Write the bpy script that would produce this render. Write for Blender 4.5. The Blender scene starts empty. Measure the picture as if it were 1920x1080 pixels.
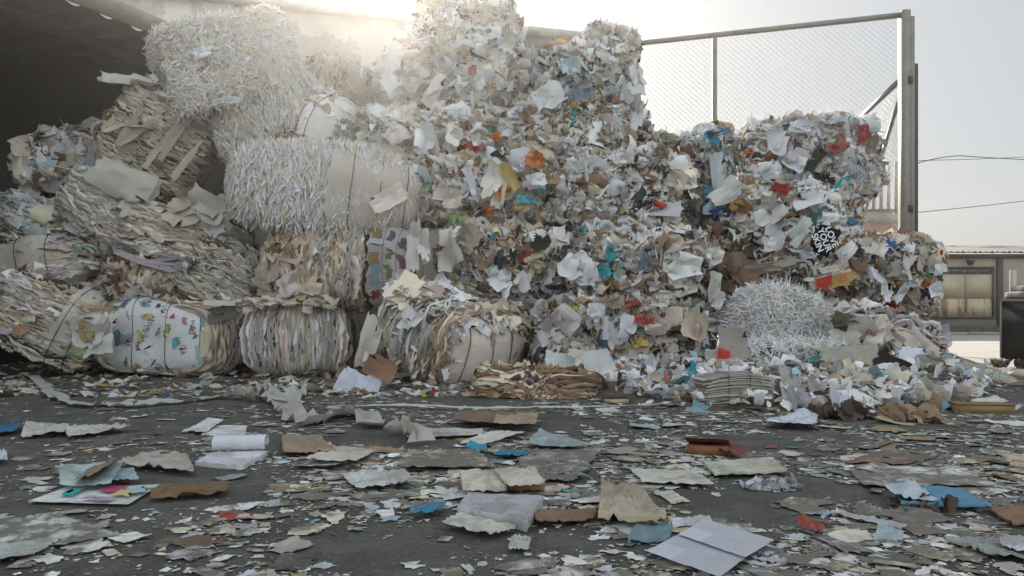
import bpy, math, random
import numpy as np
from mathutils import Matrix, Vector, Quaternion
S = bpy.context.scene
COL = S.collection
rad = math.radians
# ------------------------------------------------------------------ camera, sky, sun, exposure
F, HY, H = 1500.0, 580.0, 1.05          # focal length in px of the 1920 photo, horizon row, eye height
cd = bpy.data.cameras.new("camera"); cam = bpy.data.objects.new("camera", cd); COL.objects.link(cam)
cam.location = (0, 0, H); cam.rotation_euler = (rad(90), 0, 0)
cd.sensor_width = 36; cd.lens = 36 * F / 1920; cd.shift_y = (HY - 540) / 1920
cd.clip_start = 0.05; cd.clip_end = 2000
S.camera = cam
SUN_EL, SUN_AZ = rad(23.0), rad(-7.5)     # azimuth measured from +Y towards +X
w = bpy.data.worlds.new("World"); S.world = w; w.use_nodes = True
nt = w.node_tree; bg = nt.nodes['Background']
sky = nt.nodes.new('ShaderNodeTexSky'); sky.sky_type = 'NISHITA'; sky.sun_disc = False
sky.sun_elevation = SUN_EL; sky.sun_rotation = SUN_AZ
sky.air_density = 1.0; sky.dust_density = 4.0; sky.ozone_density = 1.5; sky.altitude = 100
gm = nt.nodes.new('ShaderNodeGamma'); gm.inputs[1].default_value = .2       # thin high haze evens the sky out
hs = nt.nodes.new('ShaderNodeHueSaturation'); hs.inputs['Saturation'].default_value = 1.25
nt.links.new(sky.outputs[0], gm.inputs[0]); tn = nt.nodes.new('ShaderNodeVectorMath'); tn.operation = 'MULTIPLY'; tn.inputs[1].default_value = (.96, 1.0, 1.04)
nt.links.new(gm.outputs[0], tn.inputs[0]); nt.links.new(tn.outputs[0], hs.inputs['Color'])
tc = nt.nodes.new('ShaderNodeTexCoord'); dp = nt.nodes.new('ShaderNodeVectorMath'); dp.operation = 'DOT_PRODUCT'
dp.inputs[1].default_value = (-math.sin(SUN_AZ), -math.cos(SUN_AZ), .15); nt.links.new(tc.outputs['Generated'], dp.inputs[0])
mr = nt.nodes.new('ShaderNodeMapRange'); mr.interpolation_type = 'SMOOTHSTEP'      # unseen sky opposite the sun brightened as added front fill
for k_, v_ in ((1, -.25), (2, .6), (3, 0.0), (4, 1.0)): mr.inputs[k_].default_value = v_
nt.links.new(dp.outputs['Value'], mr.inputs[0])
wm = nt.nodes.new('ShaderNodeMix'); wm.data_type = 'RGBA'; wm.blend_type = 'MULTIPLY'; wm.inputs[7].default_value = (3.1, 2.92, 2.68, 1)   # warm white tint of the added fill
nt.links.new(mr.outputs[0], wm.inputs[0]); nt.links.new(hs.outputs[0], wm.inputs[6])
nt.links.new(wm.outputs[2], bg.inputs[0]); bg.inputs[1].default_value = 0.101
sl = bpy.data.lights.new("sun", 'SUN'); sl.energy = 2.6; sl.angle = rad(0.5); sl.color = (1.0, .93, .83)
so = bpy.data.objects.new("sun", sl); COL.objects.link(so)
sd = Vector((math.sin(SUN_AZ) * math.cos(SUN_EL), math.cos(SUN_AZ) * math.cos(SUN_EL), math.sin(SUN_EL)))
so.rotation_euler = sd.to_track_quat('Z', 'Y').to_euler(); so.location = sd * 60
S.view_settings.view_transform = 'Standard'; S.view_settings.look = 'None'
S.view_settings.gamma = 1; S.view_settings.exposure = 2.12
S.render.engine = 'CYCLES'
S.cycles.max_bounces = 8; S.cycles.transparent_max_bounces = 8

# ------------------------------------------------------------------ pixel helpers
def W(px, py, D): return np.array([(px - 960) / F * D, D, H - (py - HY) / F * D])
def G(px, py, z=0.0):
    D = F * (H - z) / (py - HY)
    return np.array([(px - 960) / F * D, D, z])

# ------------------------------------------------------------------ materials
def mat(name):
    m = bpy.data.materials.new(name); m.use_nodes = True
    return m, m.node_tree, m.node_tree.nodes['Principled BSDF']
def nd(t, kind, **kw):
    n = t.nodes.new(kind)
    for k, v in kw.items():
        if k.startswith('i_'):
            key = k[2:]; key = int(key) if key.isdigit() else key
            n.inputs[key].default_value = v
        else: setattr(n, k, v)
    return n
def math_(t, op, a, b=None, clamp=False):
    n = t.nodes.new('ShaderNodeMath'); n.operation = op; n.use_clamp = clamp
    for i, x in enumerate((a, b)):
        if x is None: continue
        if isinstance(x, (int, float)): n.inputs[i].default_value = x
        else: t.links.new(x, n.inputs[i])
    return n.outputs[0]
def mixc(t, fac, a, b, mode='MIX'):
    n = t.nodes.new('ShaderNodeMix'); n.data_type = 'RGBA'; n.blend_type = mode
    for i, x in ((0, fac), (6, a), (7, b)):
        if isinstance(x, (int, float)): n.inputs[i].default_value = x
        elif isinstance(x, tuple): n.inputs[i].default_value = (*x, 1) if len(x) == 3 else x
        else: t.links.new(x, n.inputs[i])
    return n.outputs[2]
def noise(t, scale, detail=4, vec=None, rough=.6, dist=0):
    n = nd(t, 'ShaderNodeTexNoise', i_Scale=scale, i_Detail=detail, i_Roughness=rough, i_Distortion=dist)
    if vec is not None: t.links.new(vec, n.inputs['Vector'])
    return n.outputs['Fac']
def ramp(t, fac, stops):
    n = t.nodes.new('ShaderNodeValToRGB'); e = n.color_ramp.elements
    while len(e) < len(stops): e.new(.5)
    for x, (p, c) in zip(e, stops):
        x.position = p; x.color = (*c, 1) if isinstance(c, tuple) else (c, c, c, 1)
    t.links.new(fac, n.inputs[0]); return n.outputs[0]
def bump(t, h, b, strength=.3, dist=.02):
    n = nd(t, 'ShaderNodeBump', i_Strength=strength, i_Distance=dist)
    t.links.new(h, n.inputs['Height']); t.links.new(n.outputs[0], b.inputs['Normal'])
def obco(t): return nd(t, 'ShaderNodeTexCoord').outputs['Object']

def paper_mat(name, translucent=.22, rough=.8, stain=.35, mud=0.):
    m, t, b = mat(name)
    at = nd(t, 'ShaderNodeAttribute', attribute_name='col')
    uv = nd(t, 'ShaderNodeUVMap', uv_map='UVMap').outputs[0]
    sx = nd(t, 'ShaderNodeSeparateXYZ'); t.links.new(uv, sx.inputs[0])
    u, v = sx.outputs[0], sx.outputs[1]
    co = obco(t)
    # lines of type in blocks, only on printed sheets (alpha of the colour)
    line = math_(t, 'LESS_THAN', math_(t, 'FRACT', math_(t, 'MULTIPLY', v, 58.0)), .5)
    cmb = nd(t, 'ShaderNodeCombineXYZ')
    t.links.new(math_(t, 'MULTIPLY', u, 70.0), cmb.inputs[0])
    t.links.new(math_(t, 'FLOOR', math_(t, 'MULTIPLY', v, 58.0)), cmb.inputs[1])
    word = math_(t, 'GREATER_THAN', noise(t, 1.0, 1, cmb.outputs[0]), .44)
    cb = nd(t, 'ShaderNodeCombineXYZ')
    t.links.new(math_(t, 'FLOOR', math_(t, 'MULTIPLY', u, 2.0)), cb.inputs[0])
    t.links.new(math_(t, 'FLOOR', math_(t, 'MULTIPLY', v, 3.0)), cb.inputs[1])
    t.links.new(at.outputs['Alpha'], cb.inputs[2])
    wn = nd(t, 'ShaderNodeTexWhiteNoise', noise_dimensions='3D'); t.links.new(cb.outputs[0], wn.inputs[0])
    block = math_(t, 'GREATER_THAN', wn.outputs[0], .12)
    flag = math_(t, 'GREATER_THAN', at.outputs['Alpha'], .5)
    ink = math_(t, 'MULTIPLY', math_(t, 'MULTIPLY', line, word), math_(t, 'MULTIPLY', block, flag))
    pic = math_(t, 'MULTIPLY', math_(t, 'GREATER_THAN', wn.outputs[0], .955), flag)
    n1 = noise(t, 9, 5, co); n2 = noise(t, 55, 4, co)
    st = ramp(t, n1, [(.35, 0.0), (.75, 1.0)])
    c = mixc(t, math_(t, 'MULTIPLY', st, stain), at.outputs['Color'], mixc(t, 1.0, at.outputs['Color'], (.72, .58, .42), 'MULTIPLY'))
    c = mixc(t, math_(t, 'MULTIPLY', ink, .42), c, (.06, .06, .07))
    picc = mixc(t, n2, (.10, .16, .22), (.34, .22, .15))
    c = mixc(t, math_(t, 'MULTIPLY', pic, .7), c, picc)
    sp = math_(t, 'MULTIPLY', math_(t, 'GREATER_THAN', n2, .68), .35)
    c = mixc(t, sp, c, (.12, .10, .08))
    if mud:
        geo = nd(t, 'ShaderNodeNewGeometry').outputs['Position']
        m1 = noise(t, 6.5, 9, geo, .72, .6); m2 = noise(t, 1.3, 3, geo)
        mk = ramp(t, math_(t, 'ADD', m1, math_(t, 'MULTIPLY', math_(t, 'SUBTRACT', m2, .5), .5)), [(.44 - .07 * (mud > .8), 0.0), (.60 - .08 * (mud > .8), 1.0)])
        c = mixc(t, math_(t, 'MULTIPLY', mk, mud), c, mixc(t, noise(t, 25, 5, geo), (.075, .07, .06), (.17, .15, .12)))
    t.links.new(c, b.inputs['Base Color']); b.inputs['Roughness'].default_value = rough
    b.inputs['Specular IOR Level'].default_value = .25
    bump(t, n2, b, .25, .004)
    if translucent:
        tr = nd(t, 'ShaderNodeBsdfTranslucent'); t.links.new(c, tr.inputs[0])
        mx = nd(t, 'ShaderNodeMixShader', i_0=translucent)
        t.links.new(b.outputs[0], mx.inputs[1]); t.links.new(tr.outputs[0], mx.inputs[2])
        out = t.nodes['Material Output']; t.links.new(mx.outputs[0], out.inputs['Surface'])
    return m
def plain(name, c1, c2, scale=6, rough=.8, bumps=.3, metallic=0, dist=.01):
    m, t, b = mat(name); co = obco(t)
    n = noise(t, scale, 6, co, .65)
    c = mixc(t, ramp(t, n, [(.3, 0.0), (.7, 1.0)]), c1, c2)
    t.links.new(c, b.inputs['Base Color']); b.inputs['Roughness'].default_value = rough
    b.inputs['Metallic'].default_value = metallic
    bump(t, noise(t, scale * 6, 5, co), b, bumps, dist)
    return m
M = {}
M['paper'] = paper_mat('paper')
M['shred'] = paper_mat('shredded_paper', .28, .7, .2)
M['board'] = paper_mat('cardboard', 0.0, .85, .45)
M['dirty'] = paper_mat('muddy_paper', 0.0, .85, .5, .48)
M['mired'] = paper_mat('trodden_paper', 0.0, .9, .6, .93)
M['palecore'] = plain('packed_shreds', (.38, .33, .26), (.60, .55, .46), 30, .9, .8, 0, .04)
M['whitecore'] = plain('packed_white_shreds', (.55, .55, .55), (.74, .74, .73), 30, .9, .8, 0, .04)
M['core'] = plain('packed_pulp', (.07, .05, .035), (.18, .135, .095), 14, .95, .8, 0, .05)  # bale cores darkened so gaps in and between bales look shaded
M['wire'] = plain('baling_wire', (.02, .02, .02), (.06, .05, .045), 20, .5, .1, .6)
M['steel'] = plain('weathered_steel', (.16, .145, .125), (.24, .215, .185), 5, .6, .15, .2)
M['mesh'] = plain('galvanised_mesh', (.22, .22, .21), (.32, .32, .31), 5, .5, .1, .5)
M['darksteel'] = plain('dark_steel', (.035, .03, .028), (.075, .062, .05), 5, .65, .2, .2)
M['lite'] = plain('pale_plastic', (.5, .5, .48), (.62, .6, .58), 5, .6, .2)
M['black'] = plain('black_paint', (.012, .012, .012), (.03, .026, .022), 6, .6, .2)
M['grassm'] = plain('grass_blades', (.045, .075, .02), (.12, .13, .05), 3, .8, .1)

# ground
def ground_mat():
    m, t, b = mat('dirty_asphalt'); co = obco(t)
    n1 = noise(t, .55, 6, co, .6); n2 = noise(t, 3.2, 8, co, .7, .4); n3 = noise(t, 38, 6, co, .75); n4 = noise(t, 11, 8, co, .8, .8)
    c = mixc(t, ramp(t, n1, [(.35, 0.0), (.68, 1.0)]), (.060, .059, .049), (.100, .098, .083))
    c = mixc(t, ramp(t, n2, [(.42, 0.0), (.60, 1.0)]), mixc(t, 1.0, c, (.55, .53, .50), 'MULTIPLY'), c)
    c = mixc(t, math_(t, 'MULTIPLY', ramp(t, n3, [(.52, 0.0), (.66, 1.0)]), .5), c, (.20, .19, .16))
    # trodden-in pulp film, with a shape of its own
    pulp = math_(t, 'MULTIPLY', ramp(t, n4, [(.55, 0.0), (.66, 1.0)]), ramp(t, noise(t, .9, 4, co), [(.44, 0.0), (.58, 1.0)]))
    c = mixc(t, math_(t, 'MULTIPLY', pulp, .6), c, (.27, .27, .23))
    t.links.new(c, b.inputs['Base Color'])
    t.links.new(ramp(t, n2, [(.3, .72), (.7, .95)]), b.inputs['Roughness'])
    # cracks, oil stains and pale dust
    dn = nd(t, 'ShaderNodeVectorMath', operation='ADD'); t.links.new(co, dn.inputs[0]); nz = nd(t, 'ShaderNodeTexNoise', i_Scale=1.4, i_Detail=4); t.links.new(co, nz.inputs[0]); t.links.new(nz.outputs['Color'], dn.inputs[1])
    vo = nd(t, 'ShaderNodeTexVoronoi', feature='DISTANCE_TO_EDGE', i_Scale=.55); t.links.new(dn.outputs[0], vo.inputs['Vector'])
    crack = ramp(t, vo.outputs['Distance'], [(.0, 1.0), (.012, 0.0)])
    c = mixc(t, math_(t, 'MULTIPLY', crack, .75), c, (.018, .017, .014))
    c = mixc(t, math_(t, 'MULTIPLY', ramp(t, noise(t, .8, 3, dn.outputs[0]), [(.58, 0.0), (.66, 1.0)]), .6), c, (.032, .030, .025))
    c = mixc(t, math_(t, 'MULTIPLY', ramp(t, noise(t, 1.7, 9, co, .75, .5), [(.50, 0.0), (.62, 1.0)]), .45), c, (.19, .182, .158))
    h = math_(t, 'ADD', math_(t, 'MULTIPLY', n3, .5), math_(t, 'ADD', n2, pulp))
    bump(t, h, b, .7, .02)
    return m
M['ground'] = ground_mat()
M['road'] = plain('pale_concrete', (.26, .24, .21), (.36, .335, .295), 1.2, .9, .3)
M['kerb'] = plain('kerb_stone', (.2, .19, .165), (.28, .26, .23), 4, .9, .4)

# ------------------------------------------------------------------ mesh accumulation
class Acc:
    def __init__(s): s.v = []; s.f = []; s.c = []; s.uv = []; s.n = 0
    def add(s, v, f, c=(.6, .6, .6, 0), uv=None):
        v = np.asarray(v, float).reshape(-1, 3); f = np.asarray(f, int).reshape(-1, 4)
        c = np.asarray(c, float)
        if c.ndim == 1: c = np.tile(c, (len(v), 1))
        if uv is None: uv = np.zeros((len(v), 2))
        s.v.append(v); s.f.append(f + s.n); s.c.append(c); s.uv.append(uv); s.n += len(v)
        return s
    def grid(s, P, c=(.6, .6, .6, 0)):
        """P: (m,n,3) or (N,m,n,3) grids of points"""
        P = np.asarray(P, float)
        if P.ndim == 3: P = P[None]
        N, m, n, _ = P.shape
        i = np.arange(m - 1)[:, None] * n + np.arange(n - 1)[None]
        q = np.stack([i, i + 1, i + n + 1, i + n], -1).reshape(-1, 4)
        f = (q[None] + (np.arange(N) * m * n)[:, None, None]).reshape(-1, 4)
        c = np.asarray(c, float)
        c = np.repeat(c, m * n, 0) if c.ndim == 2 else np.tile(c, (N * m * n, 1))
        uu, vv = np.meshgrid(np.linspace(0, 1, m), np.linspace(0, 1, n), indexing='ij')
        uv = np.tile(np.stack([uu, vv], -1).reshape(-1, 2), (N, 1))
        return s.add(P.reshape(-1, 3), f, c, uv)
    def tube(s, pts, r, k=6, c=(.1, .1, .1, 0)):
        pts = np.asarray(pts, float); n = len(pts)
        tan = np.gradient(pts, axis=0); tan /= np.linalg.norm(tan, axis=1)[:, None] + 1e-9
        ref = np.array([0, 0, 1.]) if abs(tan[:, 2]).mean() < .8 else np.array([0, 1., 0])
        a = np.cross(tan, ref); a /= np.linalg.norm(a, axis=1)[:, None] + 1e-9
        b = np.cross(tan, a); th = np.linspace(0, 2 * np.pi, k + 1)
        return s.grid(pts[:, None] + r * (np.cos(th)[None, :, None] * a[:, None] + np.sin(th)[None, :, None] * b[:, None]), c)
    def box(s, lo, hi, Mx=None, c=(.5, .5, .5, 0)):
        lo, hi = np.array(lo, float), np.array(hi, float)
        v = np.array([[x, y, z] for z in (0, 1) for y in (0, 1) for x in (0, 1)], float) * (hi - lo) + lo
        if Mx is not None: v = v @ np.array(Mx.to_3x3()).T + np.array(Mx.translation)
        f = [[0, 2, 3, 1], [4, 5, 7, 6], [0, 1, 5, 4], [2, 6, 7, 3], [0, 4, 6, 2], [1, 3, 7, 5]]
        uv = np.array([[0, 0], [1, 0], [0, 1], [1, 1], [0, 0], [1, 0], [0, 1], [1, 1]], float)
        return s.add(v, f, c, uv)
    def beam(s, a, b, wx, wz, c=(.5, .5, .5, 0)):
        a, b = Vector(a), Vector(b); d = b - a; L = d.length
        q = d.to_track_quat('X', 'Z').to_matrix().to_4x4(); q.translation = a
        return s.box((0, -wx / 2, -wz / 2), (L, wx / 2, wz / 2), q, c)
    def build(s, name, material, parent=None, smooth=False, inv=None):
        v = np.concatenate(s.v); f = np.concatenate(s.f); c = np.concatenate(s.c); uv = np.concatenate(s.uv)
        if inv is not None: v = v @ inv[:3, :3].T + inv[:3, 3]
        me = bpy.data.meshes.new(name)
        me.vertices.add(len(v)); me.vertices.foreach_set('co', v.ravel().astype(np.float32))
        me.loops.add(f.size); me.loops.foreach_set('vertex_index', f.ravel().astype(np.int32))
        me.polygons.add(len(f)); me.polygons.foreach_set('loop_start', np.arange(0, f.size, 4, dtype=np.int32))
        me.update(calc_edges=True)
        a = me.attributes.new('col', 'FLOAT_COLOR', 'POINT'); a.data.foreach_set('color', c.ravel().astype(np.float32))
        ul = me.uv_layers.new(name='UVMap'); ul.data.foreach_set('uv', uv[f.ravel()].ravel().astype(np.float32))
        if smooth: me.polygons.foreach_set('use_smooth', np.ones(len(f), bool))
        me.materials.append(material); me.validate()
        o = bpy.data.objects.new(name, me); COL.objects.link(o)
        if parent is not None: o.parent = parent
        return o
def tag(o, label=None, cat=None, group=None, kind=None):
    for k, v in (('label', label), ('category', cat), ('group', group), ('kind', kind)):
        if v: o[k] = v
    return o
def empty(name, M4, label, cat, group=None):
    o = bpy.data.objects.new(name, None); COL.objects.link(o); o.matrix_world = M4
    o.empty_display_size = .2
    return tag(o, label, cat, group)

# ------------------------------------------------------------------ palettes (linear, real paper colours)
def P(*rows): return np.array([r[:3] for r in rows], float), np.array([r[3] for r in rows], float)
WHT, CRM, TAN, KRF, GRY = (.80, .80, .80), (.72, .66, .56), (.56, .47, .37), (.34, .235, .15), (.42, .41, .40)
def pal(white=4, cream=2, tan=1, kraft=1, grey=.6, dark=.4, colour=.5, blue=0.):
    cols = [(*WHT, white * .6), (.66, .68, .72, white * .4), (*CRM, cream), (*TAN, tan), (*KRF, kraft * .6), (.20, .13, .085, kraft * .4),
            (*GRY, grey), (.06, .06, .065, dark * .6), (.11, .085, .07, dark * .4)]
    for k, cc in enumerate([(.42, .045, .03), (.60, .20, .03), (.04, .30, .36), (.05, .13, .32), (.08, .26, .10), (.55, .42, .07), (.5, .22, .2), (.30, .40, .20)]):
        cols.append((*cc, colour / 8))
    if blue: cols += [(.38, .50, .56, blue), (.22, .38, .46, blue * .3)]
    return P(*cols)
def pick(rng, pl, n, jit=.10, printed=.3):
    c, w_ = pl; k = rng.choice(len(c), n, p=w_ / w_.sum())
    o = c[k] * (1 + rng.normal(0, jit, (n, 1))) * (1 + rng.normal(0, .03, (n, 3)))
    pr = np.where((rng.random(n) < printed) & (o.mean(1) > .3), rng.uniform(.55, 1, n), 0)
    return np.concatenate([np.clip(o, .01, .84), pr[:, None]], 1)

# ------------------------------------------------------------------ sheets
def frames(rng, nrm):
    n = nrm / (np.linalg.norm(nrm, axis=1)[:, None] + 1e-9)
    r = rng.normal(size=n.shape); t = r - (r * n).sum(1)[:, None] * n
    t /= np.linalg.norm(t, axis=1)[:, None] + 1e-9
    return np.stack([t, np.cross(n, t), n], 1)           # rows: tangent, bitangent, normal
def sheet_grids(rng, cen, fr, size, m=5, crumple=.25, curl=.5, jag=.12, creases=3, relief=None):
    """batch of crumpled sheets -> (N,m,m,3)"""
    N = len(cen); g = np.linspace(-.5, .5, m)
    u, v = np.meshgrid(g, g, indexing='ij'); u = np.tile(u, (N, 1, 1)); v = np.tile(v, (N, 1, 1))
    u = u + rng.normal(0, jag / m, u.shape); v = v + rng.normal(0, jag / m, v.shape)
    if jag > 0:                                            # nip corners so that sheets are not all rectangles
        k = rng.random((N, 4)) < .45
        for q, (a, b_) in enumerate(((0, 0), (0, -1), (-1, 0), (-1, -1))):
            s_ = np.where(k[:, q], rng.uniform(.3, .85, N), 1); u[:, a, b_] *= s_; v[:, a, b_] *= s_
    ext = lambda x: x[:, None, None]
    z = ext(np.clip(rng.normal(0, curl, N), -1.6 * curl, 1.6 * curl)) * (u * u)
    for _ in range(creases):
        th = rng.uniform(0, np.pi, N); c0 = rng.uniform(-.35, .35, N)
        z = z + ext(np.clip(rng.normal(0, crumple, N), -1.5 * crumple, 1.5 * crumple)) * np.abs(ext(np.cos(th)) * u + ext(np.sin(th)) * v - ext(c0))
    z = z + rng.normal(0, crumple * .12, z.shape)
    z = z - z.mean((1, 2), keepdims=True)
    mn = size.min(1) if relief is None else relief
    L = np.stack([u * ext(size[:, 0]), v * ext(size[:, 1]), z * ext(mn)], -1)
    return ext(cen[:, 0])[..., None] * 0 + np.einsum('nijk,nkl->nijl', L, fr) + cen[:, None, None, :]

# ------------------------------------------------------------------ bale geometry (local: X long axis, -Y towards the camera, Z up, centre origin)
def lump(rng):
    k = rng.normal(0, 2.6, (5, 3)); ph = rng.uniform(0, 6.3, 5)
    return lambda d: 1 + .035 * sum(np.sin(d @ k[i] + ph[i]) for i in range(5))
def surf(d, half, p, lf):
    d = d / np.linalg.norm(d, axis=-1, keepdims=True)
    r = (np.abs(d / half) ** p).sum(-1) ** (-1 / p)
    pt = d * (r * lf(d))[..., None]
    nr = np.sign(pt) * np.abs(pt / half) ** (p - 1) / half
    nr /= np.linalg.norm(nr, axis=-1, keepdims=True) + 1e-9
    return pt, nr
def sample_dirs(rng, n, half, front=.85):
    """directions roughly uniform over the box surface, mostly off the hidden back"""
    a, b, c = half; ar = np.array([b * c, b * c, a * c * 1.3, a * c * (1 - front), a * b, a * b * .25])
    k = rng.choice(6, n, p=ar / ar.sum()); u = rng.uniform(-1, 1, (n, 3))
    ax = np.array([0, 0, 1, 1, 2, 2])[k]; sg = np.array([-1, 1, -1, 1, 1, -1])[k]
    u[np.arange(n), ax] = sg
    return u * half
def core(acc, half, p, lf, sc=.88):
    th = np.linspace(0, 2 * np.pi, 33); ph = np.linspace(-np.pi / 2 + .01, np.pi / 2 - .01, 17)
    T_, Ph = np.meshgrid(th, ph, indexing='ij')
    d = np.stack([np.cos(Ph) * np.cos(T_), np.cos(Ph) * np.sin(T_), np.sin(Ph)], -1) * half
    pt, _ = surf(d, half, p, lf); acc.grid(pt * sc)
def g_mixed(acc, rng, half, p, lf, pl, n=900, smin=.05, smax=.30, crumple=.5, strips=250, printed=.3, loose=1., align=1.):
    pt, nr = surf(sample_dirs(rng, n, half), half, p, lf)
    pt = pt * (.80 + (.22) * rng.random((n, 1)) ** .6)
    wgt = rng.choice([.5, 1.3, 3.0], n, p=[.35, .35, .30])[:, None] * align
    fr = frames(rng, nr * wgt + rng.normal(0, .75, nr.shape))
    s0 = np.exp(rng.uniform(np.log(smin), np.log(smax), n))
    size = np.stack([s0, s0 * rng.uniform(.45, 1.1, n)], 1)
    big = rng.random(n) < .12
    size[big] = np.clip(size[big] * 2.0, .05, .36); fr[big] = frames(rng, nr[big] * 2 + rng.normal(0, .6, (big.sum(), 3)))
    acc.grid(sheet_grids(rng, pt, fr, size, 5, crumple, .8, .35, 4), pick(rng, pl, n, .12, printed))
    if strips: g_strips(acc, rng, half, p, lf, pl, strips, .006, .022, .08, .42, .6)
def g_strips(acc, rng, half, p, lf, pl, n, w0=.008, w1=.014, l0=.1, l1=.32, hang=.5, deep=.93, out=.35, cvk=1.):
    pt, nr = surf(sample_dirs(rng, n, half), half, p, lf)
    pt = pt * rng.uniform(deep, 1.015, (n, 1))
    d = rng.normal(size=(n, 3)); d -= (d * nr).sum(1)[:, None] * nr * (1 - .0)
    d /= np.linalg.norm(d, axis=1)[:, None]; d += nr * rng.uniform(-.1, out, (n, 1)) + np.array([0, 0, -hang]) * rng.random((n, 1)) ** .6
    d /= np.linalg.norm(d, axis=1)[:, None]
    side = np.cross(d, nr + rng.normal(0, .4, (n, 3))); side /= np.linalg.norm(side, axis=1)[:, None]
    up = np.cross(side, d)
    L = rng.uniform(l0, l1, n); Wd = rng.uniform(w0, w1, n); k = 6
    s = np.linspace(-.5, .5, k); cv = rng.normal(0, .6, n) * cvk; cv2 = rng.normal(0, .4, n) * cvk; cv3 = rng.normal(0, 1.2, n) * cvk
    cl = pt[:, None] + d[:, None] * (s[None, :, None] * L[:, None, None]) \
        + up[:, None] * ((cv[:, None] * s ** 2 + cv3[:, None] * s ** 3) * L[:, None])[..., None] + side[:, None] * (cv2[:, None] * s ** 2 * L[:, None])[..., None]
    tw = rng.uniform(-1.5, 1.5, (n, 1)) * s[None] * 2
    sd_ = side[:, None] * np.cos(tw)[..., None] + up[:, None] * np.sin(tw)[..., None]
    e = np.array([-.5, .5])
    Pg = cl[:, :, None] + sd_[:, :, None] * (e[None, None, :, None] * Wd[:, None, None, None])
    acc.grid(Pg, pick(rng, pl, n, .10, 0))
def g_lam(acc, rng, half, p, lf, pl, axis=0, n=420, bow=.12, wav=.03, prot=.05, spread=(.5, 2.6), colmix=.5, lip=.05, srange=(-.99, .99)):
    """sheets packed side by side along an axis, seen edge-on: arcs of a superelliptic ring"""
    perm = {0: (0, 1, 2), 1: (1, 0, 2), 2: (2, 1, 0)}[axis]
    h = np.array([half[i] for i in perm]); K = 22
    s = rng.uniform(*srange, n)
    lipd = rng.choice([-1, 1], (n, 1)) * rng.uniform(0, lip, (n, 1)) * (1 + .5 * rng.normal(size=(n, K)))
    t0 = rng.uniform(0, 2 * np.pi, n); sp = rng.uniform(*spread, n)
    th = t0[:, None] + np.linspace(0, 1, K)[None] * sp[:, None]
    dy, dz = np.cos(th), np.sin(th)
    r = (np.abs(dy / h[1]) ** p + np.abs(dz / h[2]) ** p) ** (-1 / p) * ((1 - np.abs(s) ** (p * 1.6)) ** (1 / (p * 1.6)))[:, None]
    fq = rng.uniform(3, 9, (n, 1)); ph = rng.uniform(0, 6.3, (n, 2))
    r = r * (1 + rng.normal(0, prot * .6, (n, 1)) + prot * .55 * np.sin(th * fq * 1.7 + ph[:, :1]) + rng.normal(0, prot * .15, (n, K)))
    out = []
    for q, fr_ in enumerate((.74, .92, 1.0, .985)):
        y, z = dy * r * fr_, dz * r * fr_
        x = s[:, None] * h[0] * (1 - bow * (z / h[2]) ** 2) + wav * (.4 + fr_) * (np.sin(th * fq + ph[:, 1:]) + .6 * np.sin(th * fq * 2.3 + ph[:, :1]))
        if q == 2: x = x + rng.normal(0, wav * .8, (n, 1)) + rng.normal(0, wav * .12, (n, K))
        if q == 3: x = out[-1][..., 0] + lipd
        out.append(np.stack([x, y, z], -1))
    Pg = np.stack(out, 2)
    inv = np.argsort(perm); Pg = Pg[..., inv]
    base = pick(rng, pl, 14, .05, 0)
    idx = np.clip(((s + 1) / 2 * 13.99).astype(int) + rng.integers(-1, 2, n), 0, 13)
    c = np.where(rng.random((n, 1)) < colmix, base[idx], pick(rng, pl, n, .12, 0))
    acc.grid(Pg, c)
def ring(half, p, lf, x, r=.006, off=.012, axis=0, n=72):
    th = np.linspace(0, 2 * np.pi, n); a, b, c = half
    k = (1 - abs(x / a) ** p) ** (1 / p)
    r0 = (np.abs(np.cos(th) / b) ** p + np.abs(np.sin(th) / c) ** p) ** (-1 / p) * k
    d = np.stack([np.full(n, x), np.cos(th) * r0, np.sin(th) * r0], -1)
    pt, nr = surf(d, half, p, lf)
    return Acc().tube(pt * 1.0 + nr * off, r, 5)
def patch(half, p, lf, x0, x1, t0, t1, off=.015, wob=.006, rng=None, m=14, n=26, thick=.006):
    """a wrap sheet lying on the bale: x0..x1 along the axis, t0..t1 round it (0 back, 90 top, 180 front, 270 bottom; degrees)"""
    xs = np.linspace(x0, x1, m)[:, None] + rng.normal(0, .015, (1, n)); th = np.radians(np.linspace(t0, t1, n))[None] + rng.normal(0, .015, (m, 1))
    a, b, c = half; xx = np.clip(xs * a, -a * .985, a * .985)
    k = (1 - np.abs(xx / a) ** p) ** (1 / p)
    r0 = (np.abs(np.cos(th) / b) ** p + np.abs(np.sin(th) / c) ** p) ** (-1 / p)
    k = np.broadcast_to(k, (m, n)); th = np.broadcast_to(th, (m, n)); xx = np.broadcast_to(xx, (m, n))
    d = np.stack([xx, np.cos(th) * r0 * k, np.sin(th) * r0 * k], -1)
    pt, nr = surf(d, half, p, lf)
    wv = wob * (np.sin(xx * 9 + th * 2) + np.sin(th * 7 + 1) + rng.normal(0, .35, (m, n)))
    return pt + nr * (off + wv)[..., None]

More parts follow.
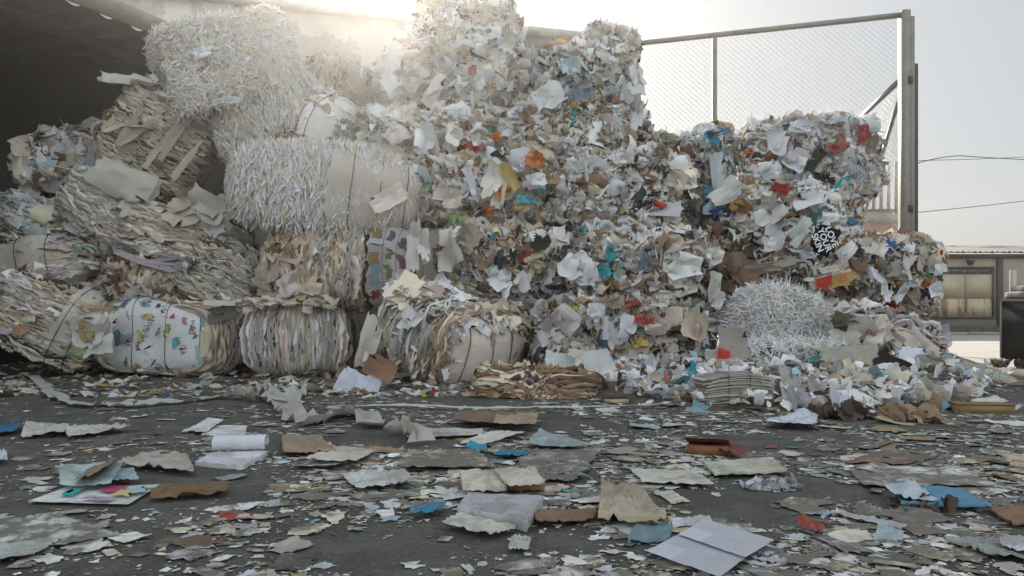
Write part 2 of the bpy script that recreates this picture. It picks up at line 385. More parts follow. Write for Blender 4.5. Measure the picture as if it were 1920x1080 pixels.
BALES = {}
def bale(key, cx, cy, wpx, hpx, D, T, yaw=0, roll=0, kind='mixed', label='', seed=1, p=5, **o):
    """centre, width and height in photo px at the depth D of the front face; T = thickness in metres"""
    rng = np.random.default_rng(seed * 7919 + 13)
    w_, h_ = wpx / F * D, hpx / F * D
    Mx = Matrix.Rotation(rad(roll), 4, 'Y') @ Matrix.Rotation(rad(yaw), 4, 'Z') @ Matrix.Rotation(rad(o.get('spin', 0)), 4, 'X')
    if 'wl' in o: w_ = o['wl']
    half = np.array([w_ / 2, T / 2, h_ / 2])
    ext = o.get('ext', T / 2)
    c0 = W(cx, cy, D); cen = Vector((c0[0] * (1 + ext * .25 / D), D + ext, c0[2]))
    base = cen + Mx.to_3x3() @ Vector((0, 0, -half[2]))
    if kind == 'mixed': half = half * np.array([.975, 1, .96])
    Mr = Mx.copy(); Mr.translation = base
    root = empty(o.get('name', 'paper_bale'), Mr, label, o.get('cat', 'paper bale'), o.get('group'))
    lf = lump(rng); sh = np.eye(4); sh[2, 3] = half[2]
    pl = o.get('pl', pal())
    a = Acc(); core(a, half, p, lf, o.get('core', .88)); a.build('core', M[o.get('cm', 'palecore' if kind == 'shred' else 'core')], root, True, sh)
    a = Acc(); mt = M['paper']
    if kind == 'mixed' and o.get('lay', 1):        # the compressed folded layers between the loose leaves
        g_lam(a, rng, half * .985, p, lf, pl, 2, int(o.get('n', 1300) * .17), 0, .045, .06, (.15, .9), .2, .09)
    if kind == 'mixed': g_mixed(a, rng, half, p, lf, pl, int(o.get('n', 1300) * 1.3), o.get('smin', .032), o.get('smax', .30), o.get('crumple', .5), o.get('strips', 750), o.get('printed', .3), 1., o.get('align', 1.))
    if kind == 'shred':
        g_strips(a, rng, half, p, lf, pl, o.get('n', 7500), o.get('w0', .011), o.get('w1', .021), .10, .32, o.get('hang', .5), .90, o.get('out', .35), o.get('cvk', .6)); mt = M['shred']
        g_mixed(a, rng, half, p, lf, pl, 260, .04, .12, .5, 0, 0)
    if kind == 'lam':
        g_lam(a, rng, half, p, lf, pl, o.get('axis', 0), o.get('n', 520), o.get('bow', .12), o.get('wav', .022), o.get('prot', .05), o.get('spread', (.7, 3.0)), .5, o.get('lip', .05), o.get('srange', (-.99, .99)))
        if o.get('flaps', 120): g_mixed(a, rng, half, p, lf, pl, o.get('flaps', 120), .08, .30, .35, 60, .1)
    a.build('shredded_strips' if kind == 'shred' else ('packed_sheets' if kind == 'lam' else 'crumpled_sheets'), mt, root, False, sh)
    for x in o.get('wires', ()):
        ring(half, p, lf, x * half[0], o.get('wr', .006), o.get('woff', .03)).build('wire', M['wire'], root, True, sh)
    inv = np.array(Mr.inverted())
    BALES[key] = dict(root=root, half=half, p=p, lf=lf, sh=sh, inv=inv, D=D, rng=rng)
    return BALES[key]
def flap(b, px, py, wpx, hpx, rot, col, name='torn_sheet', D=None, tilt=(0, 0), seed=0, crumple=.25, label=None, material=None, m=9, curl=.35, pr=0, sd_=None):
    """one noticeable sheet caught in the face of a bale (or None): placed at its real depth, sized in metres from the photo"""
    rng = np.random.default_rng(seed + int(px * 3 + py * 7)); D = D or b['D'] - .04
    k = 1 if m < 9 or min(wpx, hpx) < 13 else (4 if max(col) - min(col) > .12 else 3)      # a noticeable rag is several folded leaves
    cen = W(px, py, D); n = Vector((0, -1, 0)); n.rotate(Matrix.Rotation(rad(tilt[0]), 3, 'Z')); n.rotate(Matrix.Rotation(rad(tilt[1]), 3, 'X'))
    cs, fs, sz = [], [], []
    for q in range(k):
        sp = 0 if k == 1 else 1
        nn = (n + Vector(rng.normal(0, .33, 3)) * sp).normalized(); ro = rot + sp * rng.normal(0, 16)
        t = Vector((math.cos(rad(ro)), 0, -math.sin(rad(ro)))); t = (t - t.dot(nn) * nn).normalized(); bt = nn.cross(t)
        f_ = 1 if k == 1 else (rng.uniform(.8, 1.0) if q == 0 else rng.uniform(.42, .78))
        off = sp * (q > 0) * rng.normal(0, .22, 2)
        fs.append([t[:], bt[:], nn[:]]); sz.append([wpx / F * D * f_, hpx / F * D * f_])
        cs.append(cen + np.array([off[0] * wpx / F * D, -.012 * q, off[1] * hpx / F * D]))
    g = sheet_grids(rng, np.array(cs), np.array(fs), np.array(sz), 6 if k > 1 else m, crumple * 1.2, curl * .7, .22, 3)
    k_ = 1.18 if min(col) > .3 else 1.0
    cc = np.array([min(.82, x_ * k_) for x_ in col]); cc = cc * .8 + cc.mean() * .2 if k == 4 else cc; c = np.concatenate([np.clip(cc[None] * rng.uniform(.82, 1.08, (k, 1)), 0, .84), np.full((k, 1), pr)], 1)
    o = Acc().grid(g, c).build(name, material or M['paper'], b['root'] if b else None, False, b['inv'] if b else None)
    if label: o['label'] = label
    return o

def surf_flaps(b, n, keep, smin, smax, pl, seed, align=2.5, crumple=.3, name='loose_sheets', proud=(1.0, 1.06), printed=.2, stretch=(.4, 1)):
    """sheets lying on the part of a bale where keep(direction in half-sizes) holds"""
    r = np.random.default_rng(seed); d = sample_dirs(r, n * 8, b['half']); d = d[keep(d / b['half'])][:n]; n = len(d)
    pt, nr = surf(d, b['half'], b['p'], b['lf']); pt = pt * r.uniform(*proud, (n, 1))
    fr = frames(r, nr * align + r.normal(0, .7, nr.shape)); s0 = np.exp(r.uniform(np.log(smin), np.log(smax), n))
    g = sheet_grids(r, pt, fr, np.stack([s0, s0 * r.uniform(*stretch, n)], 1), 6, crumple, .5, .25, 3)
    return Acc().grid(g, pick(r, pl, n, .12, printed)).build(name, M['paper'], b['root'], False, b['sh'])
# ================================================================== THE SETTING
def slab(name, x0, y0, x1, y1, z, material, kind='structure'):
    o = Acc().grid(np.array([[[x0, y0, z], [x1, y0, z]], [[x0, y1, z], [x1, y1, z]]])[::1].transpose(1, 0, 2)).build(name, material)
    return tag(o, kind=kind)
slab('ground', -75, -25, 75, 95, 0, M['ground'])
slab('road', 5.2, 14.6, 74, 32.4, .004, M['road'])
a = Acc()
for k in range(60): a.box((-10 + k * 1.5, 32.4, 0), (-10 + k * 1.5 + 1.49, 32.6, .12 + .008 * (k % 3)))
tag(a.build('kerb', M['kerb']), kind='structure')
rng = np.random.default_rng(5)
n = 9000; x = rng.uniform(12, 34, n); y = 32.7 + 2.1 * rng.random(n) ** .8; h = rng.uniform(.06, .32, n) * (.5 + .9 * (y - 32.6) / 2.2)
d = rng.normal(0, .35, (n, 2)); wd = .02
b0 = np.stack([x, y, 0 * x], 1); tp = b0 + np.stack([d[:, 0] * h, d[:, 1] * h, h], 1); sx_ = np.array([wd, 0, 0])
Acc_g = Acc().grid(np.stack([np.stack([b0 - sx_, b0 + sx_], 1), np.stack([tp - sx_ * .2, tp + sx_ * .2], 1)], 1))
tag(Acc_g.build('grass', M['grassm']), 'strip of rough green grass along the foot of the low building', 'grass', kind='stuff')

# ---- plastered building behind the pile
def plaster_mat():
    m, t, b = mat('peeling_plaster'); co = obco(t)
    n1 = noise(t, .5, 5, co, .6); n2 = noise(t, 7, 6, co, .6)
    c = mixc(t, ramp(t, n2, [(.3, 0.0), (.7, 1.0)]), (.42, .375, .32), (.50, .455, .395))
    c = mixc(t, ramp(t, n1, [(.53, 0.0), (.545, 1.0)]), c, (.62, .56, .48))
    n3 = noise(t, 1.6, 4, co, .6)
    c = mixc(t, math_(t, 'MULTIPLY', ramp(t, n3, [(.3, 0.0), (.7, 1.0)]), .35), c, (.22, .19, .16))
    t.links.new(c, b.inputs['Base Color']); b.inputs['Roughness'].default_value = .95
    bump(t, n1, b, .5, .05); return m
def brick_mat(name='brickwork', c1=(.26, .085, .05), c2=(.34, .13, .08), mort=(.33, .29, .25), scale=4):
    m, t, b = mat(name); co = nd(t, 'ShaderNodeTexCoord').outputs['Object']
    mp = nd(t, 'ShaderNodeMapping'); mp.inputs['Rotation'].default_value = (rad(90), 0, 0); t.links.new(co, mp.inputs[0])
    br = nd(t, 'ShaderNodeTexBrick', i_Scale=scale); t.links.new(mp.outputs[0], br.inputs['Vector'])
    br.inputs['Color1'].default_value = (*c1, 1); br.inputs['Color2'].default_value = (*c2, 1); br.inputs['Mortar'].default_value = (*mort, 1)
    t.links.new(br.outputs[0], b.inputs['Base Color']); b.inputs['Roughness'].default_value = .9; return m
M['plaster'] = plaster_mat(); M['brick'] = brick_mat()
M['boards'] = plain('grey_boards', (.30, .28, .25), (.42, .39, .35), 3, .85, .3)
M['roofm'] = plain('corrugated_roofing', (.16, .14, .12), (.25, .22, .19), 3, .8, .3)
def wp(X, z, off=0): return np.array([X, 18.41 + .296 * X + off, z])      # on the plaster wall
ang = math.atan(.296)
def wall_M(X): return Matrix.Translation(Vector(wp(X, 0))) @ Matrix.Rotation(ang, 4, 'Z')
L = math.hypot(1, .296)
bd = empty('plastered_building', wall_M(-14), 'tall beige building with peeling plaster standing behind the heap of bales', 'building')
Acc().box((0, 0, 0), (13.9 * L, 7, 7.4)).build('wall', M['plaster'], bd)
Acc().box((-.1, -.16, 7.4), (15.95 * L + .1, 7.1, 7.56)).build('roof', M['boards'], bd)
a = Acc()
for k in range(28): a.box((13.9 * L, .004 * (k % 2), .0 + k * .264), (15.95 * L, 7, k * .264 + .252))
a.box((13.9 * L, .05, 0), (15.95 * L - .01, 6.98, 7.395)); a.build('board_cladding', M['boards'], bd)
a = Acc()
for xx in (14.0, 15.0, 15.93): a.box((xx * L - .05, -.06, 0), (xx * L + .05, -.002, 7.395))
a.build('corner_post', M['boards'], bd)
Acc().box(((8.2) * L, -.045, 6.35), (8.35 * L, -.002, 7.395)).build('downpipe', M['steel'], bd)
# ---- open shed on the left, inside coloured black to stand for shade

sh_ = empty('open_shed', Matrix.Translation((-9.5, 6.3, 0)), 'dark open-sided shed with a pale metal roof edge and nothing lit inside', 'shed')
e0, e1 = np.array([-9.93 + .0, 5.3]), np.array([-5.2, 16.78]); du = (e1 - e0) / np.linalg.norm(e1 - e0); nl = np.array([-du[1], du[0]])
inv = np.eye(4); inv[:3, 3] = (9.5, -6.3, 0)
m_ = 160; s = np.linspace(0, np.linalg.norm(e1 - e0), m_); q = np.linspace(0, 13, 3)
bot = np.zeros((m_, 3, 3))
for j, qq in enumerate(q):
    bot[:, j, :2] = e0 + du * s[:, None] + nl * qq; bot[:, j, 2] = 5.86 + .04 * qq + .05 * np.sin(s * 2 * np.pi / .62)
a = Acc().grid(bot); top = bot.copy(); top[..., 2] += .03; a.grid(top[::-1]); a.build('roof', M['black'], sh_, True, inv)  # roof coloured black so its underside looks unlit
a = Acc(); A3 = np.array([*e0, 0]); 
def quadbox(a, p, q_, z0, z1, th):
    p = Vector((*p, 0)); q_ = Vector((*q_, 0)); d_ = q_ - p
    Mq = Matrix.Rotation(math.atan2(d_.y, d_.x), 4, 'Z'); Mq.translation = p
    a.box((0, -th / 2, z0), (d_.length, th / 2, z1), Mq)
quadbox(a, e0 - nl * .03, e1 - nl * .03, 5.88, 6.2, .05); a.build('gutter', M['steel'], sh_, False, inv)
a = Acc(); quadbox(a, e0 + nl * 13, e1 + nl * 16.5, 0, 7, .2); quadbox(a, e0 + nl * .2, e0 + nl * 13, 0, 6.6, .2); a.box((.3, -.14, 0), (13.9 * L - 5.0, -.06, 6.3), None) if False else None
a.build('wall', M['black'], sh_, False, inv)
quadbox_rear = Acc(); quadbox(quadbox_rear, wp(-24, 0, -.16)[:2], wp(-5.35, 0, -.16)[:2], 0, 6.05, .1); quadbox_rear.build('dark_rear_panel', M['black'], sh_, False, inv)  # dark panel added before the plaster wall to blacken the interior
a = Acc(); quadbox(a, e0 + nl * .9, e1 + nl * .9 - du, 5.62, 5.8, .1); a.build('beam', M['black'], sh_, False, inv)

# ---- tall mesh fence
FM = Matrix.Translation((8.63, 17.5, 0)); finv = np.eye(4); finv[:3, 3] = (-8.63, -17.5, 0)
fe = empty('mesh_fence', FM, 'tall grey steel frame fence of diamond wire mesh rising behind the bales', 'fence')
A_, B_ = np.array([8.63, 17.5]), np.array([2.1, 19.74])
def mesh_panel(a, A, B, z0, zA, zB, sp=.125, r=.002):
    """diamond mesh between A and B, top edge from zA to zB"""
    A, B = np.array(A, float), np.array(B, float); Lh = np.linalg.norm(B - A); zt = lambda s: zA + (zB - zA) * s / Lh
    ofs = np.arange(z0 - Lh, max(zA, zB) + Lh, sp)
    for sg in (1, -1):
        for o_ in ofs:
            pts = []
            base = o_ if sg > 0 else o_
            # z = base + sg*s (sg>0) or base - s ; clip to z0..zt
            s0, s1 = 0.0, Lh
            ss = np.linspace(0, Lh, 200); zz = base + sg * ss; ok = (zz >= z0) & (zz <= zt(ss))
            if ok.sum() < 2: continue
            s0, s1 = ss[ok][0], ss[ok][-1]
            p, q_ = A + (B - A) * s0 / Lh, A + (B - A) * s1 / Lh
            a.beam((*p, base + sg * s0), (*q_, base + sg * s1), r * 2, r * 2)
a = Acc(); mesh_panel(a, A_, B_, 2.0, 7.45, 7.45); a.build('wire_mesh', M['mesh'], fe, False, finv)
a = Acc(); a.beam((*A_, 7.5), (*B_, 7.5), .09, .10); a.build('top_rail', M['steel'], fe, False, finv)
for t_, wv in ((.592, .10), (.985, .09)):
    p = A_ + (B_ - A_) * t_; a = Acc(); a.box((p[0] - wv / 2, p[1] - .05, 0), (p[0] + wv / 2, p[1] + .05, 7.45)); a.build('post', M['steel'], fe, False, finv)
a = Acc(); a.box((8.50, 17.36, 0), (8.655, 17.62, 7.56)); a.build('corner_post', M['steel'], fe, False, finv)
a = Acc(); a.box((8.66, 17.40, 0), (8.76, 17.6, 7.43)); a.build('side_channel', M['steel'], fe, False, finv)
a = Acc(); a.box((8.78, 17.5, 0), (8.885, 17.66, 6.43)); a.build('dark_post', M['darksteel'], fe, False, finv)
a = Acc()
for z in (5.95, 3.15): a.box((8.60, 17.33, z), (8.69, 17.36, z + .16)); a.box((8.63, 17.31, z + .04), (8.66, 17.33, z + .12))
a.build('hinge', M['darksteel'], fe, False, finv)
a = Acc(); A2, B2 = (8.56, 17.7), (9.35, 22.0)
f2 = empty('side_fence', Matrix.Translation((8.56, 17.7, 0)), 'lower mesh fence running back from the tall corner post, with a slanting brace', 'fence'); f2i = np.eye(4); f2i[:3, 3] = (-8.56, -17.7, 0)
mesh_panel(a, A2, B2, 2.0, 6.05, 6.05, .14); a.build('wire_mesh', M['mesh'], f2, False, f2i)
a = Acc(); a.beam((*A2, 6.1), (*B2, 6.1), .08, .09); a.build('top_rail', M['steel'], f2, False, f2i)
a = Acc(); a.beam((8.57, 17.75, 5.65), (9.2, 21, 3.4), .07, .08); a.build('brace', M['steel'], f2, False, f2i)
a = Acc(); a.box((9.3, 21.95, 0), (9.4, 22.05, 6.05)); a.build('post', M['steel'], f2, False, f2i)
# ---- cables
def cable(p, q_, sag, label, r=.012):
    t_ = np.linspace(0, 1, 30)[:, None]; pts = np.array(p) * (1 - t_) + np.array(q_) * t_; pts[:, 2] -= sag * 4 * (t_ * (1 - t_))[:, 0]
    tag(Acc().tube(pts, r, 5).build('overhead_cable', M['black'], None, True), label, 'cable', 'overhead cables')
cable(W(1720, 306, 17.6), W(1800, 292, 19), -.03, 'short upper dark overhead cable leaving the dark post of the fence', .01)
cable(W(1800, 292, 19), W(2300, 300, 26), .12, 'upper dark overhead cable running out of the picture to the right', .01)
cable(W(1722, 398, 17.6), W(2200, 333, 30), .1, 'lower thin overhead cable right of the fence post, sloping up', .008)
cable(W(1722, 301, 17.6), W(2200, 262, 40), .2, 'faintest overhead cable, just above the upper dark one', .007)
# ---- brick house with tall railing, far behind the corner post
hb = empty('brick_house', Matrix.Translation((22, 50, 0)), 'distant red brick building under a pale band, seen through the mesh by the corner post', 'building'); hi = np.eye(4); hi[:3, 3] = (-22, -50, 0)
a = Acc(); a.box((12, 50, 0), (24.9, 58, 6.5)); a.build('wall', M['brick'], hb, False, hi)
a = Acc(); a.box((11.9, 49.9, 6.5), (25, 58.1, 7.15)); a.build('coping', M['road'], hb, False, hi)
a = Acc(); a.box((11.8, 49.8, 7.15), (25.1, 58.2, 7.3)); a.build('roof', M['darksteel'], hb, False, hi)
for k in range(8):
    a = Acc(); xx = 21.6 + k * .47; a.box((xx, 50, 7.3), (xx + .17, 50.15, 10.0 + .25 * (k % 3) * .5)); a.build('railing_bar', M['boards'], hb, False, hi)
# ---- long low building on the right
def render_mat():
    m, t, b = mat('olive_render'); co = obco(t)
    n1 = noise(t, .8, 6, co, .6); n2 = noise(t, 12, 5, co)
    c = mixc(t, ramp(t, n1, [(.3, 0.0), (.7, 1.0)]), (.25, .215, .155), (.33, .285, .21))
    t.links.new(c, b.inputs['Base Color']); b.inputs['Roughness'].default_value = .95; bump(t, n2, b, .3, .02); return m
def rust_mat():
    m, t, b = mat('rusting_cream_paint'); co = obco(t)
    mp = nd(t, 'ShaderNodeMapping'); mp.inputs['Scale'].default_value = (5, 5, 1.1); t.links.new(co, mp.inputs[0])
    n1 = noise(t, 1.0, 6, mp.outputs[0], .7)
    c = mixc(t, ramp(t, n1, [(.50, 0.0), (.58, 1.0)]), (.40, .33, .21), (.20, .105, .05))
    t.links.new(c, b.inputs['Base Color']); b.inputs['Roughness'].default_value = .7; return m
M['render'] = render_mat(); M['rust'] = rust_mat()
M['cream'] = plain('cream_paint', (.34, .285, .19), (.42, .35, .24), 2, .6, .1)
M['plinth'] = plain('damp_plinth', (.08, .085, .075), (.13, .13, .115), 3, .95, .3)
m, t, b = mat('dusty_glass'); b.inputs['Base Color'].default_value = (.08, .09, .095, 1); b.inputs['Roughness'].default_value = .25; M['glass'] = m
lb = empty('low_building', Matrix.Translation((20, 35, 0)), 'long low olive building with corrugated roof edge across the road', 'building'); li = np.eye(4); li[:3, 3] = (-20, -35, 0)
def P_(px, py): return (px - 960) / F * 35, H - (py - HY) / F * 35
a = Acc(); a.box((8, 35, 0), (60, 43, 3.4)); a.build('wall', M['render'], lb, False, li)
a = Acc(); a.box((8, 34.95, 0), (60, 34.998, .58)); a.build('plinth', M['plinth'], lb, False, li)
g = np.zeros((500, 2, 3)); g[:, :, 0] = np.linspace(7.6, 60, 500)[:, None]; g[:, 0, 1] = 34.7; g[:, 1, 1] = 43; g[:, :, 2] = 3.55 + .04 * np.sin(g[:, :, 0] * 2 * np.pi / .25); g[:, 1, 2] += .9
a = Acc().grid(g); g2 = g.copy(); g2[..., 2] -= .03; a.grid(g2[::-1]); a.build('roof', M['roofm'], lb, True, li)
a = Acc(); a.box((8, 34.86, 3.3), (60, 34.99, 3.46)); a.build('fascia', M['darksteel'], lb, False, li)
xa, za = P_(1742, 500); xb, zb = P_(1862, 597)
a = Acc(); f_ = .09
a.box((xa, 34.9, zb), (xb, 34.99, zb + f_)); a.box((xa, 34.9, za - f_), (xb, 34.99, za)); a.box((xa, 34.905, zb + f_), (xa + f_, 34.99, za - f_)); a.box((xb - f_, 34.905, zb + f_), (xb, 34.99, za - f_))
zt_ = P_(0, 514)[1]; a.box((xa + f_, 34.91, zt_), (xb - f_, 34.99, zt_ + .06))
dr = a.build('gate_frame', M['darksteel'], lb, False, li)
xm = P_(1808, 0)[0]; zr = P_(0, 560)[1]
for (x0, x1) in ((xa + f_, xm - .02), (xm + .02, xb - f_)):
    a = Acc(); a.box((x0, 34.93, zr), (x1, 34.99, zt_)); lf_ = a.build('gate_leaf', M['cream'], lb, False, li)
    a = Acc(); a.box((x0, 34.935, zb + f_), (x1, 34.99, zr - .003)); a.build('rusty_panel', M['rust'], lf_, False, li)
    for k in range(2):
        wx = (x1 - x0) / 2; a = Acc(); a.box((x0 + k * wx + .04, 34.95, zt_ + .07), (x0 + (k + 1) * wx - .04, 34.99, za - f_ - .01)); a.build('window', M['glass'], lb, False, li)
xp = P_(1867, 0)[0]; a = Acc(); a.box((xp, 34.88, 0), (xp + .25, 34.99, 3.3)); a.build('pilaster', M['darksteel'], lb, False, li)
xl, zl = P_(1810, 490)
a = Acc(); a.tube([(xl, 34.98, zl + .18), (xl, 34.7, zl + .2), (xl, 34.6, zl + .1)], .03, 6)
th = np.linspace(0, 2 * np.pi, 13); pr = [(.03, .12), (.16, .05), (.2, 0), (.15, -.02), (.13, -.14), (.05, -.2), (.001, -.2)]
a.grid(np.array([[[xl + r_ * math.cos(t_), 34.6 + r_ * math.sin(t_), zl + z_] for t_ in th] for r_, z_ in pr])); a.build('wall_lamp', M['darksteel'], lb, True, li)
# ---- black skip on the right edge
skM = Matrix.Translation((9.64, 15.75, 0)) @ Matrix.Rotation(rad(-36), 4, 'Z')
sk = empty('skip', skM, 'black steel skip heaped with grey sacks at the right edge of the yard', 'skip')
x0, y0, x1, y1 = 0, 0, 3.6, 1.9; ZT = 1.2
a = Acc(); a.box((x0, y0, .02), (x1, y0 + .05, ZT)); a.box((x0, y1 - .05, .02), (x1, y1, ZT)); a.box((x0, y0 + .05, .02), (x0 + .05, y1 - .05, ZT - .1)); a.box((x1 - .05, y0 + .05, .02), (x1, y1 - .05, ZT)); a.box((x0 + .05, y0 + .05, .02), (x1 - .05, y1 - .05, .1))
a.build('body', M['black'], sk)
a = Acc(); a.box((x0 - .03, y0 - .03, ZT), (x1 + .03, y0 + .08, ZT + .05)); a.box((x0 - .03, y1 - .08, ZT), (x1 + .03, y1 + .03, ZT + .05)); a.box((x0 - .03, y0 + .08, ZT), (x0 + .08, y1 - .08, ZT + .05)); a.beam((x0 - .015, y0 - .015, .02), (x0 - .015, y0 - .015, ZT), .03, .03)
a.build('rim', M['steel'], sk)
for k in range(1, 5):
    a = Acc(); a.box((x0 + k * .7, y0 - .05, .02), (x0 + k * .7 + .07, y0 - .002, ZT)); a.build('rib', M['black'], sk)
M['sack'] = plain('grey_sacking', (.16, .15, .135), (.28, .265, .24), 5, .9, .4)
for k, (x, y, z, sx, sy, sz, lb_) in enumerate([(10.35, 16.0, 1.33, .34, .4, .09, 'flat grey sack on the near corner of the black skip'), (10.35, 15.95, 1.46, .28, .34, .07, 'grey sack topmost of the small stack on the skip'), (11.2, 15.6, 1.45, .5, .45, .16, 'larger pale sack further along the black skip')]):
    r_ = np.random.default_rng(k); h_ = np.array([sx, sy, sz]); a = Acc(); core(a, h_, 4.5, lump(r_), 1.0); o = a.build('sack', M['sack'], None, True); o.location = (x, y, z); tag(o, lb_, 'sack', 'sacks on the skip')
a = Acc(); a.box((10.15, 16.25, 1.0), (10.25, 16.33, 1.85)); tag(a.build('stake', M['boards']), 'short pale wooden stake standing up out of the skip', 'stake')
# ================================================================== THE BALES
PW = pal(5, 2, .9, .9, .6, .4, .22); PM = pal(5.6, 2.2, 1.2, 2.2, .8, .9, .3); PG = pal(5, 2, .8, .6, .7, .3, .22, .25)
PO = pal(1.4, 2.8, 3, 1.1, 1.8, .25, .03); PT = pal(.5, 2.6, 4, 1.8, 1.0, .2, .02); PB = pal(3.5, 1.4, .4, .3, 1.2, .2, .15, .8)
PS = pal(4.6, 4.6, .5, .0, .1, 0, 0); PSW = pal(8, 2.2, .2, .0, .2, 0, .02, .05); PBR = pal(.5, 2, 3, 3, 1, .8, .05)
MIX = 'bales of mixed waste paper'; LAY = 'bales of flat packed sheets'; SHR = 'bales of shredded paper'
# --- left
b = bale('L1', 70, 596, 215, 140, 12.1, 1.4, 14, 28, 'lam', 'sagging tan bale leftmost in the bottom row, smooth sheet over its upper end', 1, 3.4, pl=PO, axis=2, n=620, wires=(.35, .62, .85), group=LAY, ext=.6, woff=.108)
def add_patch(b, name, x0, x1, t0, t1, col, off=.022, wob=.006, material='board', pr=0, label=None):
    o = Acc().grid(patch(b['half'], b['p'], b['lf'], x0, x1, t0, t1, off, wob, b['rng']), (*col, pr)).build(name, M[material], b['root'], True, b['sh'])
    if label: o['label'] = label
    return o
add_patch(b, 'wrap_sheet', .25, .97, 40, 190, (.46, .46, .42), .10)
b = bale('L2', 62, 490, 175, 95, 12.9, 1.2, -8, -8, 'lam', 'grey wrapped bale with two dark wires on the left edge, second row', 2, 3, pl=PO, axis=2, wires=(-.1, .55), group=LAY, woff=.088)
add_patch(b, 'wrap_sheet', -.55, .95, 85, 260, (.46, .43, .40), .08)
bale('L3', 88, 425, 235, 92, 13.0, 1.3, 5, 20, 'lam', 'bluish white bale of loose layered sheets on the left edge, third row', 3, 3.5, pl=PB, axis=2, n=520, wav=.03, prot=.05, flaps=200, spread=(.5, 1.6), group=LAY)
b = bale('L4', 205, 392, 215, 104, 12.9, 1.2, 12, 32, 'lam', 'slanting layered bale with a big pale sheet curling over a dark hollow', 4, 4, pl=pal(4, 3, 1.2, .3, 2.4, .2, 0), axis=2, n=520, wav=.03, prot=.04, flaps=60, group=LAY)
flap(b, 232, 338, 130, 60, 25, (.52, .50, .44), 'curled_sheet', 12.75, (0, -30), 1, .35, curl=1.6, m=8); flap(b, 262, 368, 55, 90, 20, (.50, .48, .42), 'curled_sheet', 12.8, (20, 0), 2, .35, curl=1.2, m=8)
b = bale('L5', 110, 290, 190, 105, 13.8, 1.3, 18, -17, 'mixed', 'pale greenish bale crossed by wires, highest on the left in front of the dark shed', 5, 4, pl=pal(4, 2.5, .6, .3, 1, .2, .1, .5), n=520, crumple=.22, smin=.12, smax=.5, align=3, strips=60, printed=.1, wires=(-.5, 0, .45), group=MIX)
b = bale('L6', 283, 248, 200, 205, 13.3, 1.3, 10, 32, 'lam', 'tall brown bale of stacked sheets under the upper shredded bale, topped by a white rim', 6, 3.2, pl=PT, axis=2, n=620, wav=.022, prot=.035, bow=.05, flaps=50, spread=(.8, 2.2), lip=.05, group=LAY)
for k, (x, y, w_, h_, r) in enumerate([(225, 148, 75, 24, -18), (275, 152, 70, 26, 22), (312, 172, 50, 22, 40)]): flap(b, x, y, w_, h_, r, (.55, .54, .50), 'rim_sheet', 13.2, (0, -50), k, .3)
for k, (x, y, w_, h_, r) in enumerate([(245, 235, 90, 15, -35), (255, 250, 80, 12, -38), (300, 275, 100, 12, -52), (325, 262, 90, 12, -58), (350, 300, 90, 12, -54)]): flap(b, x, y, w_, h_, r, (.46, .41, .35), 'folded_sheet', 13.15, (10, 0), k, .3, pr=.7)
b = bale('L7', 330, 440, 225, 92, 12.6, 1.2, -6, 17, 'lam', 'fanned bale of cream folded papers with a purplish lower edge', 7, 3.4, pl=pal(1, 6, 1.6, .3, .6, .1, .05), axis=2, n=700, wav=.02, prot=.06, flaps=50, group=LAY)
for k, (x, y, w_, h_, r, c) in enumerate([(385, 385, 75, 60, 30, (.52, .48, .44)), (350, 395, 60, 90, 70, (.50, .44, .36)), (410, 410, 60, 55, 60, (.56, .54, .52)), (270, 490, 130, 16, 14, (.36, .32, .36)), (330, 498, 110, 12, 6, (.42, .36, .38))]):
    flap(b, x, y, w_, h_, r, c, 'folded_sheet', 12.55, (0, -20), k, .3, pr=.6)
bale('L8', 412, 512, 165, 135, 12.5, 1.2, 8, 30, 'lam', 'dirty grey crumpled bale leaning right, under the lower shredded bale', 8, 3.6, pl=pal(2.2, 1.0, 1.2, .6, 4.5, .9, 0), axis=2, n=560, wav=.03, prot=.05, flaps=130, group=LAY)
b = bale('L9', 265, 530, 175, 75, 12.6, 1.2, 0, 4, 'mixed', 'flattened cream bale with a dark hollow, squeezed above the printed bale', 9, 4, pl=PT, n=700, crumple=.4, group=MIX)
b = bale('L10', 303, 634, 262, 140, 12.2, 1.3, -7, 2, 'lam', 'bale wrapped in white printed comic paper with three wires, bottom row', 10, 4.2, pl=PO, axis=1, n=300, wires=(-.28, .22, .72), group=LAY, wr=.005)
add_patch(b, 'printed_wrap', -.97, .93, 95, 268, (.70, .71, .72), .02, .006, 'paper')
cols = dict(o=(.56, .36, .14), t=(.10, .42, .48), r=(.50, .10, .10), g=(.26, .36, .12), p=(.45, .18, .30), b=(.18, .20, .28), c=(.40, .58, .60), y=(.6, .48, .2))
ir = np.random.default_rng(77)
